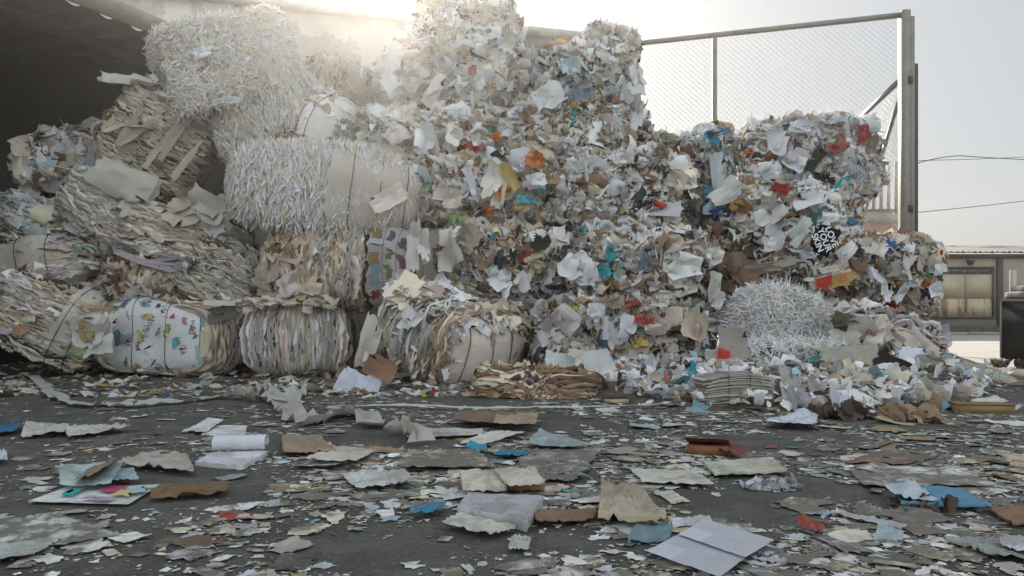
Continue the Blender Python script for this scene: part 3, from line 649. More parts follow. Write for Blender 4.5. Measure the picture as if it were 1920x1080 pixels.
for k, (u, v, wu, wv, c) in enumerate([(-.70, 150, .22, 20, 'o'), (-.66, 162, .16, 18, 'c'), (-.42, 140, .08, 22, 'b'), (-.16, 138, .12, 16, 'c'), (-.08, 152, .2, 8, 'y'), (.06, 142, .05, 10, 'b'), (.32, 152, .05, 8, 'r'), (.47, 155, .10, 10, 'p'), (.24, 170, .09, 22, 'g'), (.38, 186, .12, 14, 't'), (-.16, 178, .08, 20, 'y'), (-.5, 185, .12, 14, 'b'), (-.72, 196, .16, 16, 'r'), (.76, 158, .05, 22, 't'), (-.36, 212, .05, 10, 'b'), (-.2, 214, .09, 12, 'o'), (.12, 214, .13, 16, 'c'), (-.52, 172, .1, 10, 't'), (-.3, 118, .05, 6, 'b'), (.1, 118, .14, 3, 'b'), (-.1, 128, .2, 3, 'b'), (.5, 126, .25, 3, 'b'), (.72, 196, .1, 26, 'c')]):
    for q in range(3 if wu * wv > 1 else 2):      # ragged blots of colour, not clean rectangles
        du_, dv = ir.uniform(-.3, .3) * wu, ir.uniform(-.3, .3) * wv; sc = ir.uniform(.35, .75)
        cc = np.array(cols[c]) * ir.uniform(.6, 1.0) + .04
        g = patch(b['half'], b['p'], b['lf'], u + du_ - wu * sc / 2, u + du_ + wu * sc / 2, v + dv - wv * sc / 2, v + dv + wv * sc / 2, .030 + .0015 * q, .003, ir, 5, 5)
        Acc().grid(g, (*np.clip(cc, 0, .7), 0)).build('printed_picture', M['paper'], b['root'], True, b['sh'])
for k in range(26):       # paragraphs of small print
    u, v = ir.uniform(-.88, .85), ir.uniform(108, 225); wu, wv = ir.uniform(.05, .13), ir.uniform(1.2, 2.0)
    a = Acc()
    for q in range(ir.integers(3, 7)): a.grid(patch(b['half'], b['p'], b['lf'], u, u + wu * ir.uniform(.6, 1), v + q * 2.6, v + q * 2.6 + wv * .6, .028, .002, ir, 5, 3), (*(np.array((.22, .22, .25)) * ir.uniform(.7, 1.5)), 0))
    a.build('printed_text', M['paper'], b['root'], True, b['sh'])
flap(b, 172, 628, 66, 78, -22, (.60, .60, .58), 'colour_page', 11.75, (35, 0), 3, .35, m=10, pr=.8); flap(b, 188, 618, 34, 100, 18, (.52, .52, .50), 'colour_page', 11.8, (-40, 0), 4, .3)
flap(b, 165, 622, 26, 40, -30, (.40, .30, .12), 'colour_print', 11.70, (35, 0), 5, .3); flap(b, 168, 655, 60, 9, -10, (.26, .42, .14), 'colour_print', 11.70, (35, 0), 6, .3)
b = bale('L10b', 432, 622, 60, 135, 12.6, 1.2, 0, 3, 'lam', 'narrow shadowed layered bale end between the printed bale and the upright-sheet bale', 11, 3.5, pl=PBR, axis=0, n=200, flaps=80, group=LAY)
flap(b, 415, 588, 62, 36, 4, (.14, .13, .11), 'dark_page', 12.2, (0, -5), 1, .1, pr=.6); flap(b, 412, 568, 62, 12, 2, (.48, .46, .42), 'page', 12.15, (0, -40), 2, .2)
# --- shredded
b = bale('S1', 420, 108, 262, 190, 13.0, 1.4, 12, -20, 'shred', 'topmost bale of shredded cream strips, tilted against the dark shed roof', 12, 6, pl=PS, n=12000, out=.5, hang=.8, group=SHR)
flap(b, 380, 98, 34, 26, 10, (.62, .64, .66), 'white_scrap', 12.9, (0, 0), 1, .4)
b = bale('S2', 488, 200, 200, 172, 13.1, 1.5, -10, -21, 'shred', 'upright bale of shredded paper with white wrapped right side and a small paper tag', 13, 6, pl=PS, n=11000, hang=3.5, out=.25, cvk=.35, group=SHR)
a = Acc(); rr = np.random.default_rng(21); g_strips(a, rr, b['half'] * np.array([1.0, 1.03, 1.02]), 6, b['lf'], pal(.2, 1.6, 4, 2.2, 0, 0, 0), 12000, .009, .017, .08, .26, 1.2)
v_ = a.v[0].reshape(-1, 12, 3); k_ = (v_[:, :, 2].mean(1) < -.70 * b['half'][2]) & (v_[:, :, 1].mean(1) < 0); c_ = a.c[0].reshape(-1, 12, 4)[k_]
Acc().grid(v_[k_].reshape(-1, 6, 2, 3), c_[:, 0]).build('brown_strips', M['shred'], b['root'], False, b['sh'])  # brown colour on the underside stands in for a shadowed band
flap(b, 437, 187, 30, 14, -8, (.60, .62, .66), 'paper_tag', 12.5, (0, 0), 1, .05, m=5, curl=.1, pr=.9)
b = bale('S2b', 606, 235, 85, 150, 12.9, 1.5, -30, 24, 'lam', 'smooth white wrapped bale side sloping down beside the shredded bales', 14, 3, pl=PS, axis=2, n=200, wires=(-.5, 0, .5), group=LAY, woff=.035)
add_patch(b, 'wrap_sheet', -.95, .95, 60, 250, (.68, .67, .66))
b = bale('S3', 583, 350, 350, 178, 11.8, 1.5, 6, 5, 'shred', 'widest shredded bale, its right half under smooth beige sheets', 15, 2.7, pl=pal(6.5, 3.0, .6, .1, .2, 0, 0), n=14000, hang=3.5, out=.25, cvk=.35, wires=(.36, .62, .86), group=SHR, woff=.032)
add_patch(b, 'wrap_sheet', .14, .97, 100, 262, (.55, .50, .45), .022, .012, 'paper')
flap(b, 650, 300, 90, 50, 15, (.56, .52, .48), 'torn_wrap', 12.0, (0, -35), 3, .2, m=8); flap(b, 728, 372, 34, 70, 60, (.60, .56, .51), 'torn_wrap', 11.8, (15, 0), 4, .35, m=8)
b = bale('S4', 622, 150, 135, 110, 15.0, 1.2, 24, 14, 'lam', 'rounded beige bale end behind the shredded bales, strips trailing over it', 16, 2.6, pl=PT, axis=0, n=260, flaps=20, wires=(-.6, -.2), group=LAY)
add_patch(b, 'wrap_sheet', -.97, .9, 60, 230, (.44, .38, .32))
a = Acc(); rr = np.random.default_rng(8); g_strips(a, rr, b['half'], 2.6, b['lf'], PS, 380, .008, .014, .15, .55, .6, 1.0, .5); a.build('trailing_strips', M['shred'], b['root'], False, b['sh'])
bale('S5', 640, 240, 110, 90, 14.0, 1.2, 0, 8, 'mixed', 'small pale pinkish bale wedged between shredded bales and the mixed stack', 17, 4, pl=pal(4, 3, 1.5, .3, .5, .1, .15), n=700, group=MIX)
# --- middle
b = bale('M1', 642, 493, 312, 168, 11.9, 1.4, -8, 2, 'lam', 'bale of brown folded papers whose right end is wrapped in coloured newsprint', 20, 2.9, pl=pal(.4, 2.4, 4, 1.6, 1, .2, .05), axis=0, n=620, wav=.03, prot=.06, flaps=0, wires=(.60, .75, .9), group=LAY, wr=.004, woff=.05, lip=.07, srange=(-.99, .34))
rg = np.random.default_rng(3)
surf_flaps(b, 70, lambda d: (d[:, 0] < -.2) & (d[:, 1] < .2), .18, .55, pal(.2, 3.4, 4, .5, .3, 0, 0), 9, 3, .4, 'creased_sheets', (1.0, 1.04), stretch=(.3, .8))
add_patch(b, 'printed_wrap', .42, .95, 105, 262, (.50, .47, .48), .03, .005, 'paper', .9)
for k, (u, v, wu, wv, c) in enumerate([(.5, 140, .12, 14, 'o'), (.5, 172, .12, 16, 'o'), (.5, 192, .12, 24, 'c'), (.67, 140, .07, 16, 'b'), (.67, 165, .07, 14, 'g'), (.67, 190, .07, 18, 'g'), (.82, 145, .08, 18, 'b'), (.82, 175, .08, 22, 'p'), (.82, 205, .07, 14, 'b'), (.9, 160, .03, 14, 'g'), (.52, 156, .16, 2, 'b'), (.5, 215, .1, 10, 'r')]):
    g = patch(b['half'], b['p'], b['lf'], u - wu / 2, u + wu / 2, v - wv / 2, v + wv / 2, .038, .003, ir, 5, 6); Acc().grid(g, (*(np.array(cols[c]) * .42), .8)).build('printed_picture', M['paper'], b['root'], True, b['sh'])
flap(b, 788, 455, 36, 95, -12, (.58, .57, .56), 'hanging_sheet', 11.85, (15, 0), 3, .3)
b = bale('M2', 553, 636, 205, 150, 12.1, 1.3, 3, 0, 'lam', 'bale of upright tan and mauve sheets bowed like a barrel, bottom row', 21, 3.6, pl=pal(1.4, 2.0, 2.4, .5, 3.6, .15, .0), axis=0, n=640, bow=.16, wav=.009, prot=.03, flaps=12, spread=(1.4, 3.6), lip=.045, group=LAY)
for k in range(9): flap(b, rg.uniform(465, 640), 566 + rg.uniform(-4, 4), rg.uniform(25, 60), 22, rg.uniform(-15, 15), (.50, .45, .38), 'top_flap', 12.0, (0, -55), k, .4)
b = bale('M3', 848, 632, 250, 172, 10.9, 1.55, 56, -3, 'lam', 'large bale lying askew, loose cream sheets on top and beige wrapped side with four wires', 22, 3.2, wl=2.35, ext=1.35, spin=24, pl=pal(1.8, 3, 2, .7, 1.4, .2, .15), axis=1, n=620, wav=.03, prot=.06, flaps=330, wires=(-.6, -.2, .2, .6), group=LAY, wr=.007, woff=.05, srange=(-.80, .99))
add_patch(b, 'wrap_sheet', -.93, .96, 128, 268, (.58, .51, .46), .032, .004)
surf_flaps(b, 170, lambda d: (d[:, 2] > .9) , .14, .50, pal(5, 4, 1, .1, 1, 0, 0, .2), 5, 2.5, .22, 'loose_sheets', (1.0, 1.10))
surf_flaps(b, 60, lambda d: (d[:, 0] > -.6) & (d[:, 1] < -.9) & (d[:, 2] > .45), .10, .30, pal(5, 3, 1, .1, 1, 0, 0, .3), 6, 1.8, .3, 'hanging_sheets', (1.05, 1.12))
surf_flaps(b, 150, lambda d: (d[:, 0] < -.9), .10, .42, pal(2.4, 3, 2.4, .8, 1.6, 0, 0), 7, 1.0, .3, 'folded_sheets', (1.0, 1.06), stretch=(.2, .5))
for k, (x, y, w_, h_, r, c) in enumerate([(770, 600, 50, 44, 20, (.58, .58, .57)), (690, 640, 30, 100, 12, (.56, .53, .50))]):
    flap(b, x, y, w_, h_, r, c, 'creased_sheet', 11.0, (-15, 0), k, .3)
# --- mixed stack, tier by tier from the top
b = bale('C6', 872, 36, 205, 122, 14.3, 1.3, 8, 3, 'mixed', 'single topmost bale of the whole heap, greyish green against the sky', 30, 4.5, pl=PG, n=1500, group=MIX)
b = bale('C5a', 838, 132, 270, 150, 13.9, 1.3, -5, 2, 'mixed', 'wide pale bale of mixed paper directly under the topmost bale', 31, 3.3, pl=pal(5, 3, .8, .3, .6, .1, .06), n=1900, group=MIX)
b = bale('C5b', 1098, 160, 205, 190, 13.6, 1.3, 8, -7, 'mixed', 'right-hand high bale peaking against the sky beside the mesh fence', 32, 3.4, pl=PG, n=2000, group=MIX)
bale('C5c', 1148, 85, 105, 95, 13.9, .9, 0, 6, 'mixed', 'small crumpled clump crowning the right-hand high bale', 33, 3.4, pl=PG, n=700, group=MIX)
bale('C4a', 800, 262, 270, 134, 13.3, 1.3, 6, -2, 'mixed', 'pinkish mixed bale in the left of the stack, third from the top', 34, 3.3, pl=pal(4.2, 3.2, 1.6, .7, .5, .2, .12), n=1700, group=MIX)
b = bale('C4b', 1085, 235, 285, 126, 13.0, 1.3, -4, 2, 'mixed', 'mixed bale right of centre holding large creased white sheets, third tier', 35, 3.3, pl=PM, n=1900, group=MIX)
for k, (x, y, w_, h_, r, c, pr) in enumerate([(1028, 180, 60, 52, 25, (.64, .65, .66), .8), (1092, 172, 42, 30, -30, (.20, .32, .42), .8), (1060, 192, 16, 42, 10, (.20, .23, .22), 0), (985, 222, 26, 24, 0, (.36, .26, .18), 0), (1145, 235, 34, 46, 10, (.46, .45, .44), 0), (1062, 240, 22, 30, 30, (.10, .27, .25), 0), (1120, 220, 30, 34, 0, (.63, .63, .64), 0), (1070, 125, 40, 34, 0, (.34, .42, .45), 0), (1190, 200, 30, 110, 4, (.60, .62, .63), .9), (1165, 175, 26, 80, -6, (.58, .6, .62), .9), (880, 275, 20, 16, 0, (.45, .10, .06), 0), (868, 292, 34, 14, 8, (.50, .38, .26), 0), (812, 168, 60, 22, -35, (.62, .60, .58), 0), (735, 110, 32, 60, 10, (.60, .60, .62), 0), (730, 150, 34, 44, 0, (.58, .60, .64), 0), (886, 132, 18, 16, 0, (.55, .18, .22), 0), (870, 92, 26, 20, 0, (.46, .36, .24), 0), (925, 78, 34, 30, 10, (.30, .34, .33), 0)]):
    flap(b, x, y, w_, h_, r, c, 'large_sheet' if y > 115 and x > 950 else 'large_sheet', 13.05 if x > 950 else (13.3 if y > 200 else 13.75), ((k * 37) % 40 - 20, 0), k, .35, pr=pr) if x > 950 and y > 160 else None
for key, lst in dict(C5b=[(1070, 125, 40, 34, 0, (.34, .42, .45)), (1140, 110, 40, 30, 20, (.5, .5, .5)), (1168, 190, 26, 90, -6, (.60, .62, .63)), (1196, 150, 26, 60, 4, (.6, .6, .6))],
                     C4a=[(880, 275, 20, 16, 0, (.45, .10, .06)), (868, 292, 34, 14, 8, (.50, .38, .26)), (850, 250, 30, 60, 10, (.6, .58, .54)), (800, 262, 50, 60, 5, (.62, .62, .64)), (752, 250, 46, 44, 0, (.56, .5, .46)), (745, 292, 36, 20, -12, (.52, .42, .30))],
                     C5a=[(812, 168, 66, 22, -35, (.62, .60, .58)), (735, 105, 32, 60, 10, (.60, .60, .62)), (730, 152, 34, 44, 0, (.58, .60, .64)), (886, 132, 18, 16, 0, (.55, .18, .22)), (870, 95, 26, 20, 0, (.46, .36, .24)), (925, 80, 34, 30, 10, (.30, .34, .33)), (835, 100, 36, 30, 0, (.58, .56, .46)), (906, 150, 30, 44, 20, (.64, .64, .66))]).items():
    B = BALES[key]
    for k, (x, y, w_, h_, r, c) in enumerate(lst): flap(B, x, y, w_, h_, r, c, 'large_sheet', B['D'] - .1, ((k * 37) % 40 - 20, 0), k, .3)
bale('C3z', 820, 350, 170, 130, 13.0, 1.3, 12, 4, 'mixed', 'pale mixed bale beside the beige wrapped right end of the widest shredded bale', 36, 3.3, pl=pal(4, 2.6, 1.4, .6, .8, .2, .2), n=1300, group=MIX)
b = bale('C3a', 960, 350, 220, 135, 12.95, 1.3, -9, 3, 'mixed', 'mixed bale with bright orange and turquoise scraps in the middle of the stack', 37, 3.3, pl=PM, n=1900, group=MIX)
for k, (x, y, w_, h_, r, c, nm) in enumerate([(1002, 302, 30, 24, 20, (.62, .20, .02), 'orange_scrap'), (942, 360, 36, 28, -20, (.60, .24, .04), 'orange_scrap'), (918, 396, 24, 14, 10, (.62, .20, .03), 'orange_scrap'), (952, 330, 22, 60, -20, (.55, .42, .12), 'yellow_folder'), (989, 374, 30, 20, 10, (.05, .34, .42), 'turquoise_scrap'), (925, 335, 40, 90, 12, (.64, .62, .58), 'large_sheet'), (975, 300, 34, 44, 20, (.64, .65, .66), 'large_sheet'), (840, 372, 54, 36, -22, (.54, .46, .40), 'beige_card'), (885, 345, 16, 70, -24, (.60, .60, .63), 'large_sheet'), (852, 410, 40, 14, -20, (.30, .46, .16), 'green_cover'), (868, 322, 18, 24, 20, (.14, .15, .14), 'dark_scrap'), (982, 390, 20, 20, 20, (.58, .42, .18), 'yellow_folder'), (1000, 340, 40, 30, -20, (.62, .63, .65), 'large_sheet')]):
    flap(b, x, y, w_, h_, r, c, nm, 12.5, ((k * 41) % 50 - 25, 0), k, .45, pr=.8 if k == 6 else 0)
b = bale('C3b', 1175, 342, 270, 146, 12.65, 1.3, 7, -3, 'mixed', 'mixed bale with a big torn white sheet and slate card, right of the orange scraps', 38, 3.3, pl=PM, n=2200, group=MIX)
for k, (x, y, w_, h_, r, c, nm) in enumerate([(1112, 335, 66, 80, 30, (.66, .67, .69), 'torn_white_sheet'), (1085, 350, 30, 40, 60, (.64, .65, .66), 'large_sheet'), (1157, 385, 30, 34, 10, (.10, .115, .14), 'slate_card'), (1080, 358, 16, 36, 0, (.26, .07, .04), 'rusty_scrap'), (1240, 395, 80, 40, 10, (.62, .62, .63), 'printed_sheet'), (1238, 384, 24, 9, 10, (.45, .05, .04), 'red_print'), (1240, 285, 28, 18, 10, (.28, .19, .11), 'brown_scrap'), (1180, 290, 40, 26, -20, (.62, .62, .62), 'large_sheet'), (1270, 340, 36, 40, 20, (.58, .53, .44), 'large_sheet'), (1155, 300, 34, 16, 20, (.6, .6, .58), 'large_sheet'), (1245, 430, 80, 22, 6, (.64, .66, .70), 'large_sheet')]):
    flap(b, x, y, w_, h_, r, c, nm, 12.6, ((k * 41) % 50 - 25, 0), k, .5, pr=.8 if 'printed' in nm else 0)
b = bale('C2a', 945, 484, 250, 135, 12.5, 1.3, 9, 3, 'mixed', 'brownish mixed bale holding a dark olive book cover, second row of the stack', 39, 3.3, pl=pal(2.6, 2.2, 1.8, 2.2, 1.2, .8, .5), n=2100, group=MIX)  # browner sheets stand in for the shadows of the lower rows
for k, (x, y, w_, h_, r, c, nm) in enumerate([(1015, 460, 46, 26, -22, (.10, .10, .07), 'olive_book_cover'), (1000, 482, 40, 10, -20, (.52, .44, .32), 'page_block'), (980, 486, 26, 20, 0, (.26, .05, .03), 'dark_red_scrap'), (935, 528, 40, 36, 0, (.60, .61, .64), 'crumpled_sheet'), (980, 528, 24, 44, 12, (.62, .62, .64), 'crumpled_sheet'), (1005, 500, 28, 22, 25, (.44, .36, .26), 'brown_card'), (925, 508, 28, 16, 0, (.34, .40, .34), 'green_grey_scrap'), (880, 440, 46, 60, -40, (.46, .41, .35), 'creased_sheet'), (1050, 445, 44, 40, 0, (.6, .58, .56), 'crumpled_sheet'), (845, 470, 50, 60, 10, (.5, .48, .46), 'crumpled_sheet')]):
    flap(b, x, y, w_, h_, r, c, nm, 12.05, ((k * 41) % 50 - 25, 0), k, .5)
b = bale('C2b', 1206, 484, 268, 142, 12.0, 1.3, -4, 3, 'mixed', 'mixed bale with a turquoise rag and a big round white crumple, second row', 40, 3.3, pl=PM, n=2200, group=MIX)
for k, (x, y, w_, h_, r, c, nm) in enumerate([(1142, 482, 18, 44, 8, (.02, .36, .42), 'turquoise_rag'), (1133, 508, 26, 22, 30, (.02, .38, .44), 'turquoise_rag'), (1160, 508, 14, 34, -12, (.26, .40, .34), 'green_rag'), (1082, 498, 60, 46, -30, (.60, .60, .62), 'crumpled_sheet'), (1102, 515, 50, 44, 20, (.62, .63, .65), 'crumpled_sheet'), (1185, 485, 32, 22, 0, (.56, .57, .56), 'crumpled_sheet'), (1240, 465, 20, 80, 6, (.50, .44, .40), 'beige_strip'), (1265, 455, 46, 36, -30, (.46, .40, .34), 'beige_card'), (1280, 495, 76, 66, 20, (.64, .65, .65), 'crumpled_sheet'), (1340, 480, 30, 34, 10, (.58, .58, .56), 'crumpled_sheet'), (1340, 540, 34, 60, 12, (.60, .60, .58), 'hanging_sheet'), (1205, 490, 24, 36, 0, (.18, .22, .28), 'dark_scrap')]):
    flap(b, x, y, w_, h_, r, c, nm, 11.95, ((k * 41) % 50 - 25, 0), k, .55)
b = bale('C1', 1185, 630, 340, 150, 11.9, 1.3, 3, 1, 'mixed', 'bottom-row mixed bale with grey cards and red lettering scraps, above the fallen books', 41, 3.3, pl=pal(4, 2.2, 1.2, 1, 1, .4, .7), n=2300, group=MIX)
for k, (x, y, w_, h_, r, c, nm) in enumerate([(1065, 600, 60, 50, 30, (.56, .54, .53), 'beige_card'), (1120, 590, 34, 46, 4, (.50, .50, .52), 'grey_card'), (1155, 568, 36, 28, 0, (.36, .32, .28), 'brown_card'), (1175, 615, 34, 50, 20, (.56, .58, .62), 'printed_sheet'), (1140, 625, 30, 60, -22, (.60, .60, .62), 'printed_sheet'), (1207, 600, 40, 14, 6, (.42, .06, .05), 'red_print'), (1200, 645, 34, 20, 0, (.52, .40, .06), 'yellow_scrap'), (1128, 632, 16, 44, 0, (.05, .11, .18), 'blue_scrap'), (1300, 610, 60, 70, 20, (.50, .42, .34), 'kraft_sheet'), (1185, 572, 40, 18, -12, (.30, .09, .05), 'rusty_scrap'), (1318, 640, 26, 28, 20, (.60, .60, .62), 'crumpled_sheet'), (1230, 610, 50, 30, 12, (.55, .50, .46), 'crumpled_sheet'), (1325, 648, 16, 16, 30, (.04, .15, .26), 'blue_scrap'), (1240, 560, 44, 30, 0, (.56, .54, .50), 'crumpled_sheet')]):
    flap(b, x, y, w_, h_, r, c, nm, 11.7, ((k * 41) % 50 - 25, 0), k, .4, pr=.8 if 'printed' in nm else 0)
# --- right
b = bale('R0', 1272, 318, 165, 140, 13.6, 1.3, -10, 8, 'mixed', 'mixed bale sloping down to the right, in front of the blue poster bale', 50, 3.4, pl=PM, n=1500, group=MIX)
b = bale('R1', 1338, 318, 66, 185, 13.3, 1.1, 14, 4, 'mixed', 'slim bluish bale with blue posters, between the stack and the right-hand tower', 51, 4, pl=PB, n=1300, group=MIX)
for k, (x, y, w_, h_, r, c, nm, pr) in enumerate([(1340, 250, 38, 26, 15, (.03, .22, .36), 'blue_poster', 0), (1347, 330, 40, 100, 8, (.56, .60, .62), 'printed_poster', .95), (1333, 362, 34, 16, -8, (.06, .26, .38), 'blue_poster', 0), (1338, 390, 30, 50, 5, (.36, .50, .55), 'pale_blue_sheet', 0), (1318, 240, 44, 24, -10, (.6, .62, .64), 'crumpled_sheet', 0)]):
    flap(b, x, y, w_, h_, r, c, nm, 13.2, (10, 0), k, .3, pr=pr)
b = bale('R2', 1530, 288, 240, 148, 12.9, 1.4, -10, 2, 'mixed', 'top bale of the right-hand tower, fringed with thin white strips on its right', 52, 7, pl=pal(6, 1.4, .6, .5, 1, .4, .3, .2), n=2000, strips=1500, group=MIX)
rr = np.random.default_rng(66); a = Acc(); hh = b['half'] * np.array([.30, .9, .98]); g_strips(a, rr, hh, 4, b['lf'], pal(6, 1.5, .1, 0, .4, 0, 0, .9), 4200, .008, .013, .08, .24, 1.6)
a2 = Acc(); [a2.add(v + np.array([b['half'][0] * .72, -.04, 0]), f - 0, c, uv) if False else None for v, f, c, uv in ()]
v_ = a.v[0] + np.array([b['half'][0] * .72, -.05, 0]); Acc().add(v_, a.f[0], a.c[0], a.uv[0]).build('shredded_strips', M['shred'], b['root'], False, b['sh'])
for k, (x, y, w_, h_, r, c, nm) in enumerate([(1460, 265, 36, 50, 10, (.56, .56, .60), 'pale_sheet'), (1492, 298, 44, 44, 30, (.60, .61, .64), 'pale_sheet'), (1572, 275, 40, 20, -40, (.44, .12, .08), 'red_scrap'), (1618, 258, 24, 28, 0, (.44, .05, .05), 'red_scrap'), (1638, 266, 22, 30, 6, (.34, .25, .17), 'brown_card'), (1615, 278, 12, 20, 0, (.62, .63, .64), 'white_label'), (1530, 300, 18, 50, 30, (.07, .07, .06), 'black_film'), (1545, 335, 50, 18, 8, (.03, .03, .03), 'black_film'), (1552, 350, 12, 28, 0, (.03, .03, .03), 'black_film'), (1500, 240, 50, 22, 10, (.62, .63, .66), 'pale_sheet')]):
    flap(b, x, y, w_, h_, r, c, nm, 12.75, ((k * 41) % 40 - 20, 0), k, .35)
b = bale('R3', 1490, 392, 285, 118, 12.6, 1.4, 6, -3, 'mixed', 'right-hand tower bale with a scarlet scrap, second from the top', 53, 3.3, pl=PW, n=2100, group=MIX)
for k, (x, y, w_, h_, r, c, nm) in enumerate([(1360, 365, 66, 34, -28, (.62, .61, .58), 'large_sheet'), (1462, 352, 44, 16, 0, (.42, .03, .03), 'red_scrap'), (1390, 385, 40, 24, 0, (.42, .20, .05), 'rusty_scrap'), (1440, 400, 80, 50, -10, (.60, .60, .58), 'large_sheet'), (1520, 378, 66, 24, -40, (.62, .64, .68), 'large_sheet'), (1555, 408, 36, 22, 10, (.63, .64, .67), 'large_sheet'), (1528, 412, 30, 30, 0, (.10, .20, .19), 'green_scrap'), (1598, 418, 26, 14, 0, (.10, .26, .36), 'blue_scrap'), (1445, 318, 50, 24, 10, (.62, .63, .66), 'large_sheet')]):
    flap(b, x, y, w_, h_, r, c, nm, 12.45, ((k * 41) % 40 - 20, 0), k, .4)
b = bale('R4', 1535, 484, 225, 112, 12.3, 1.4, -3, 4, 'mixed', 'right-hand tower bale holding the black bag with white lettering, third from the top', 54, 3.3, pl=pal(3.4, 2, 1.6, 2.6, 1, .9, .25), n=2100, group=MIX)  # brown share coloured in for shadow low in the tower
bag = flap(b, 1546, 450, 48, 54, 18, (.012, .012, .014), 'black_bag', 11.76, (0, 0), 1, .12, m=7, curl=.1)
def text(s, px, py, D, hpx, rotdeg, colr, parent=None, inv=None, name='lettering', yaw=0):
    cu = bpy.data.curves.new(name, 'FONT'); cu.body = s; cu.size = hpx / F * D * 1.35; cu.align_x = 'CENTER'; cu.align_y = 'CENTER'; cu.extrude = .001; cu.space_line = .85; cu.offset = cu.size * .02
    to = bpy.data.objects.new(name, cu); COL.objects.link(to); dg = bpy.context.evaluated_depsgraph_get(); dg.update()
    me = bpy.data.meshes.new_from_object(to.evaluated_get(dg)); bpy.data.objects.remove(to)
    Mt = Matrix.Translation(Vector(W(px, py, D))) @ Matrix.Rotation(rad(yaw), 4, 'Z') @ Matrix.Rotation(rad(rotdeg), 4, 'Y') @ Matrix.Rotation(rad(90), 4, 'X')
    if inv is not None: Mt = Matrix(inv.tolist()) @ Mt
    me.transform(Mt); me.materials.clear(); me.materials.append(colr)
    o = bpy.data.objects.new(name, me); COL.objects.link(o)
    if parent: o.parent = parent
    return o
M['inkw'] = plain('white_ink', (.6, .6, .6), (.68, .68, .68), 8, .6, .05); M['inkr'] = plain('red_ink', (.40, .03, .03), (.48, .06, .04), 8, .6, .05); M['inkk'] = plain('black_ink', (.05, .05, .06), (.09, .09, .1), 8, .6, .05)
text('LOVE\nYOUR\nSKIN', 1546, 450, 11.70, 12.5, 68, M['inkw'], b['root'], b['inv'])
for k, (x, y, w_, h_, r, c, nm) in enumerate([(1510, 478, 26, 22, 0, (.56, .60, .66), 'white_label'), (1500, 430, 24, 60, 20, (.5, .54, .52), 'film_sheet'), (1590, 470, 50, 28, -40, (.60, .60, .60), 'large_sheet'), (1640, 465, 30, 50, -50, (.60, .57, .52), 'large_sheet'), (1450, 450, 40, 40, 0, (.62, .62, .64), 'large_sheet'), (1450, 500, 90, 16, -6, (.34, .28, .22), 'brown_sheet'), (1400, 510, 50, 90, -20, (.20, .13, .08), 'brown_sheet'), (1380, 540, 40, 60, 14, (.16, .10, .06), 'brown_sheet'), (1545, 520, 80, 30, -12, (.56, .5, .44), 'large_sheet')]):
    flap(b, x, y, w_, h_, r, c, nm, 12.0, ((k * 41) % 40 - 20, 0), k, .4)
flap(b, 1566, 526, 74, 24, -10, (.44, .30, .11), 'red_yellow_carton', 11.85, (0, 0), 4, .08, m=6, curl=.2); flap(b, 1545, 531, 30, 24, -10, (.36, .05, .035), 'red_yellow_carton', 11.82, (0, 0), 5, .05, m=5, curl=.1)
text('25', 1580, 521, 11.78, 13, -10, M['inkr'], b['root'], b['inv'])
b = bale('R5', 1690, 520, 160, 155, 12.4, 1.4, -14, 5, 'mixed', 'bale at the right end of the heap with grey hanging folds, below the fence post', 55, 4.2, pl=pal(3, 2.2, 2, 1.2, 1.2, .5, .3), n=1900, group=MIX)
for k, (x, y, w_, h_, r, c) in enumerate([(1755, 500, 26, 34, 10, (.60, .6, .6)), (1755, 545, 24, 30, 0, (.6, .6, .62)), (1660, 545, 14, 50, 5, (.6, .61, .64)), (1700, 500, 14, 56, -4, (.56, .54, .54)), (1728, 485, 14, 50, 6, (.46, .42, .38)), (1640, 515, 14, 46, -4, (.62, .62, .66)), (1715, 555, 18, 40, 2, (.34, .26, .19)), (1690, 550, 14, 40, 12, (.58, .58, .58))]):
    flap(b, x, y, w_, h_, r, c, 'hanging_sheet', 12.2, ((k * 41) % 40 - 20, 0), k, .5)
b = bale('R6', 1468, 606, 205, 140, 11.5, 1.2, 6, 12, 'shred', 'heap-like bale of tangled bluish white shredded strips, bottom row on the right', 56, 3.0, pl=PSW, n=7000, hang=.5, out=1.0, cvk=.9, w0=.009, w1=.017, cm='whitecore', group=SHR)
b = bale('R7', 1650, 650, 250, 130, 11.7, 1.3, -4, 13, 'lam', 'slumped bottom bale of flattened sheets at the right end, sloping to the ground', 57, 2.8, pl=pal(3, 2, 1.8, 1.2, 1.2, .7, .2), axis=2, n=500, wav=.05, prot=.12, flaps=900, group=LAY)
for k, (x, y, w_, h_, r, c) in enumerate([(1608, 620, 70, 60, -8, (.56, .55, .50)), (1580, 600, 40, 50, 20, (.10, .10, .06)), (1650, 622, 44, 50, 10, (.54, .48, .42)), (1690, 640, 60, 44, 40, (.50, .44, .38)), (1720, 640, 60, 40, 30, (.5, .46, .42)), (1730, 665, 60, 60, 20, (.45, .4, .36)), (1632, 626, 16, 50, 30, (.28, .18, .11)), (1700, 680, 50, 50, 0, (.60, .61, .66))]):
    flap(b, x, y, w_, h_, r, c, 'large_sheet', 11.2, ((k * 41) % 40 - 20, -15), k, .35)
flap(b, 1606, 602, 24, 9, 5, (.04, .2, .08), 'green_label', 11.12, (0, -15), 3, .05, m=4)
bale('R8', 1383, 492, 120, 190, 12.75, 1.2, 0, 0, 'mixed', 'brown crushed cardboard bale, coloured dark for the shaded gap left of the right-hand tower', 58, 3.6, pl=pal(.5, 1, 1.6, 4, .6, 2, .15), n=1300, group=MIX)  # dark palette paints the shade of the recess between the stacks
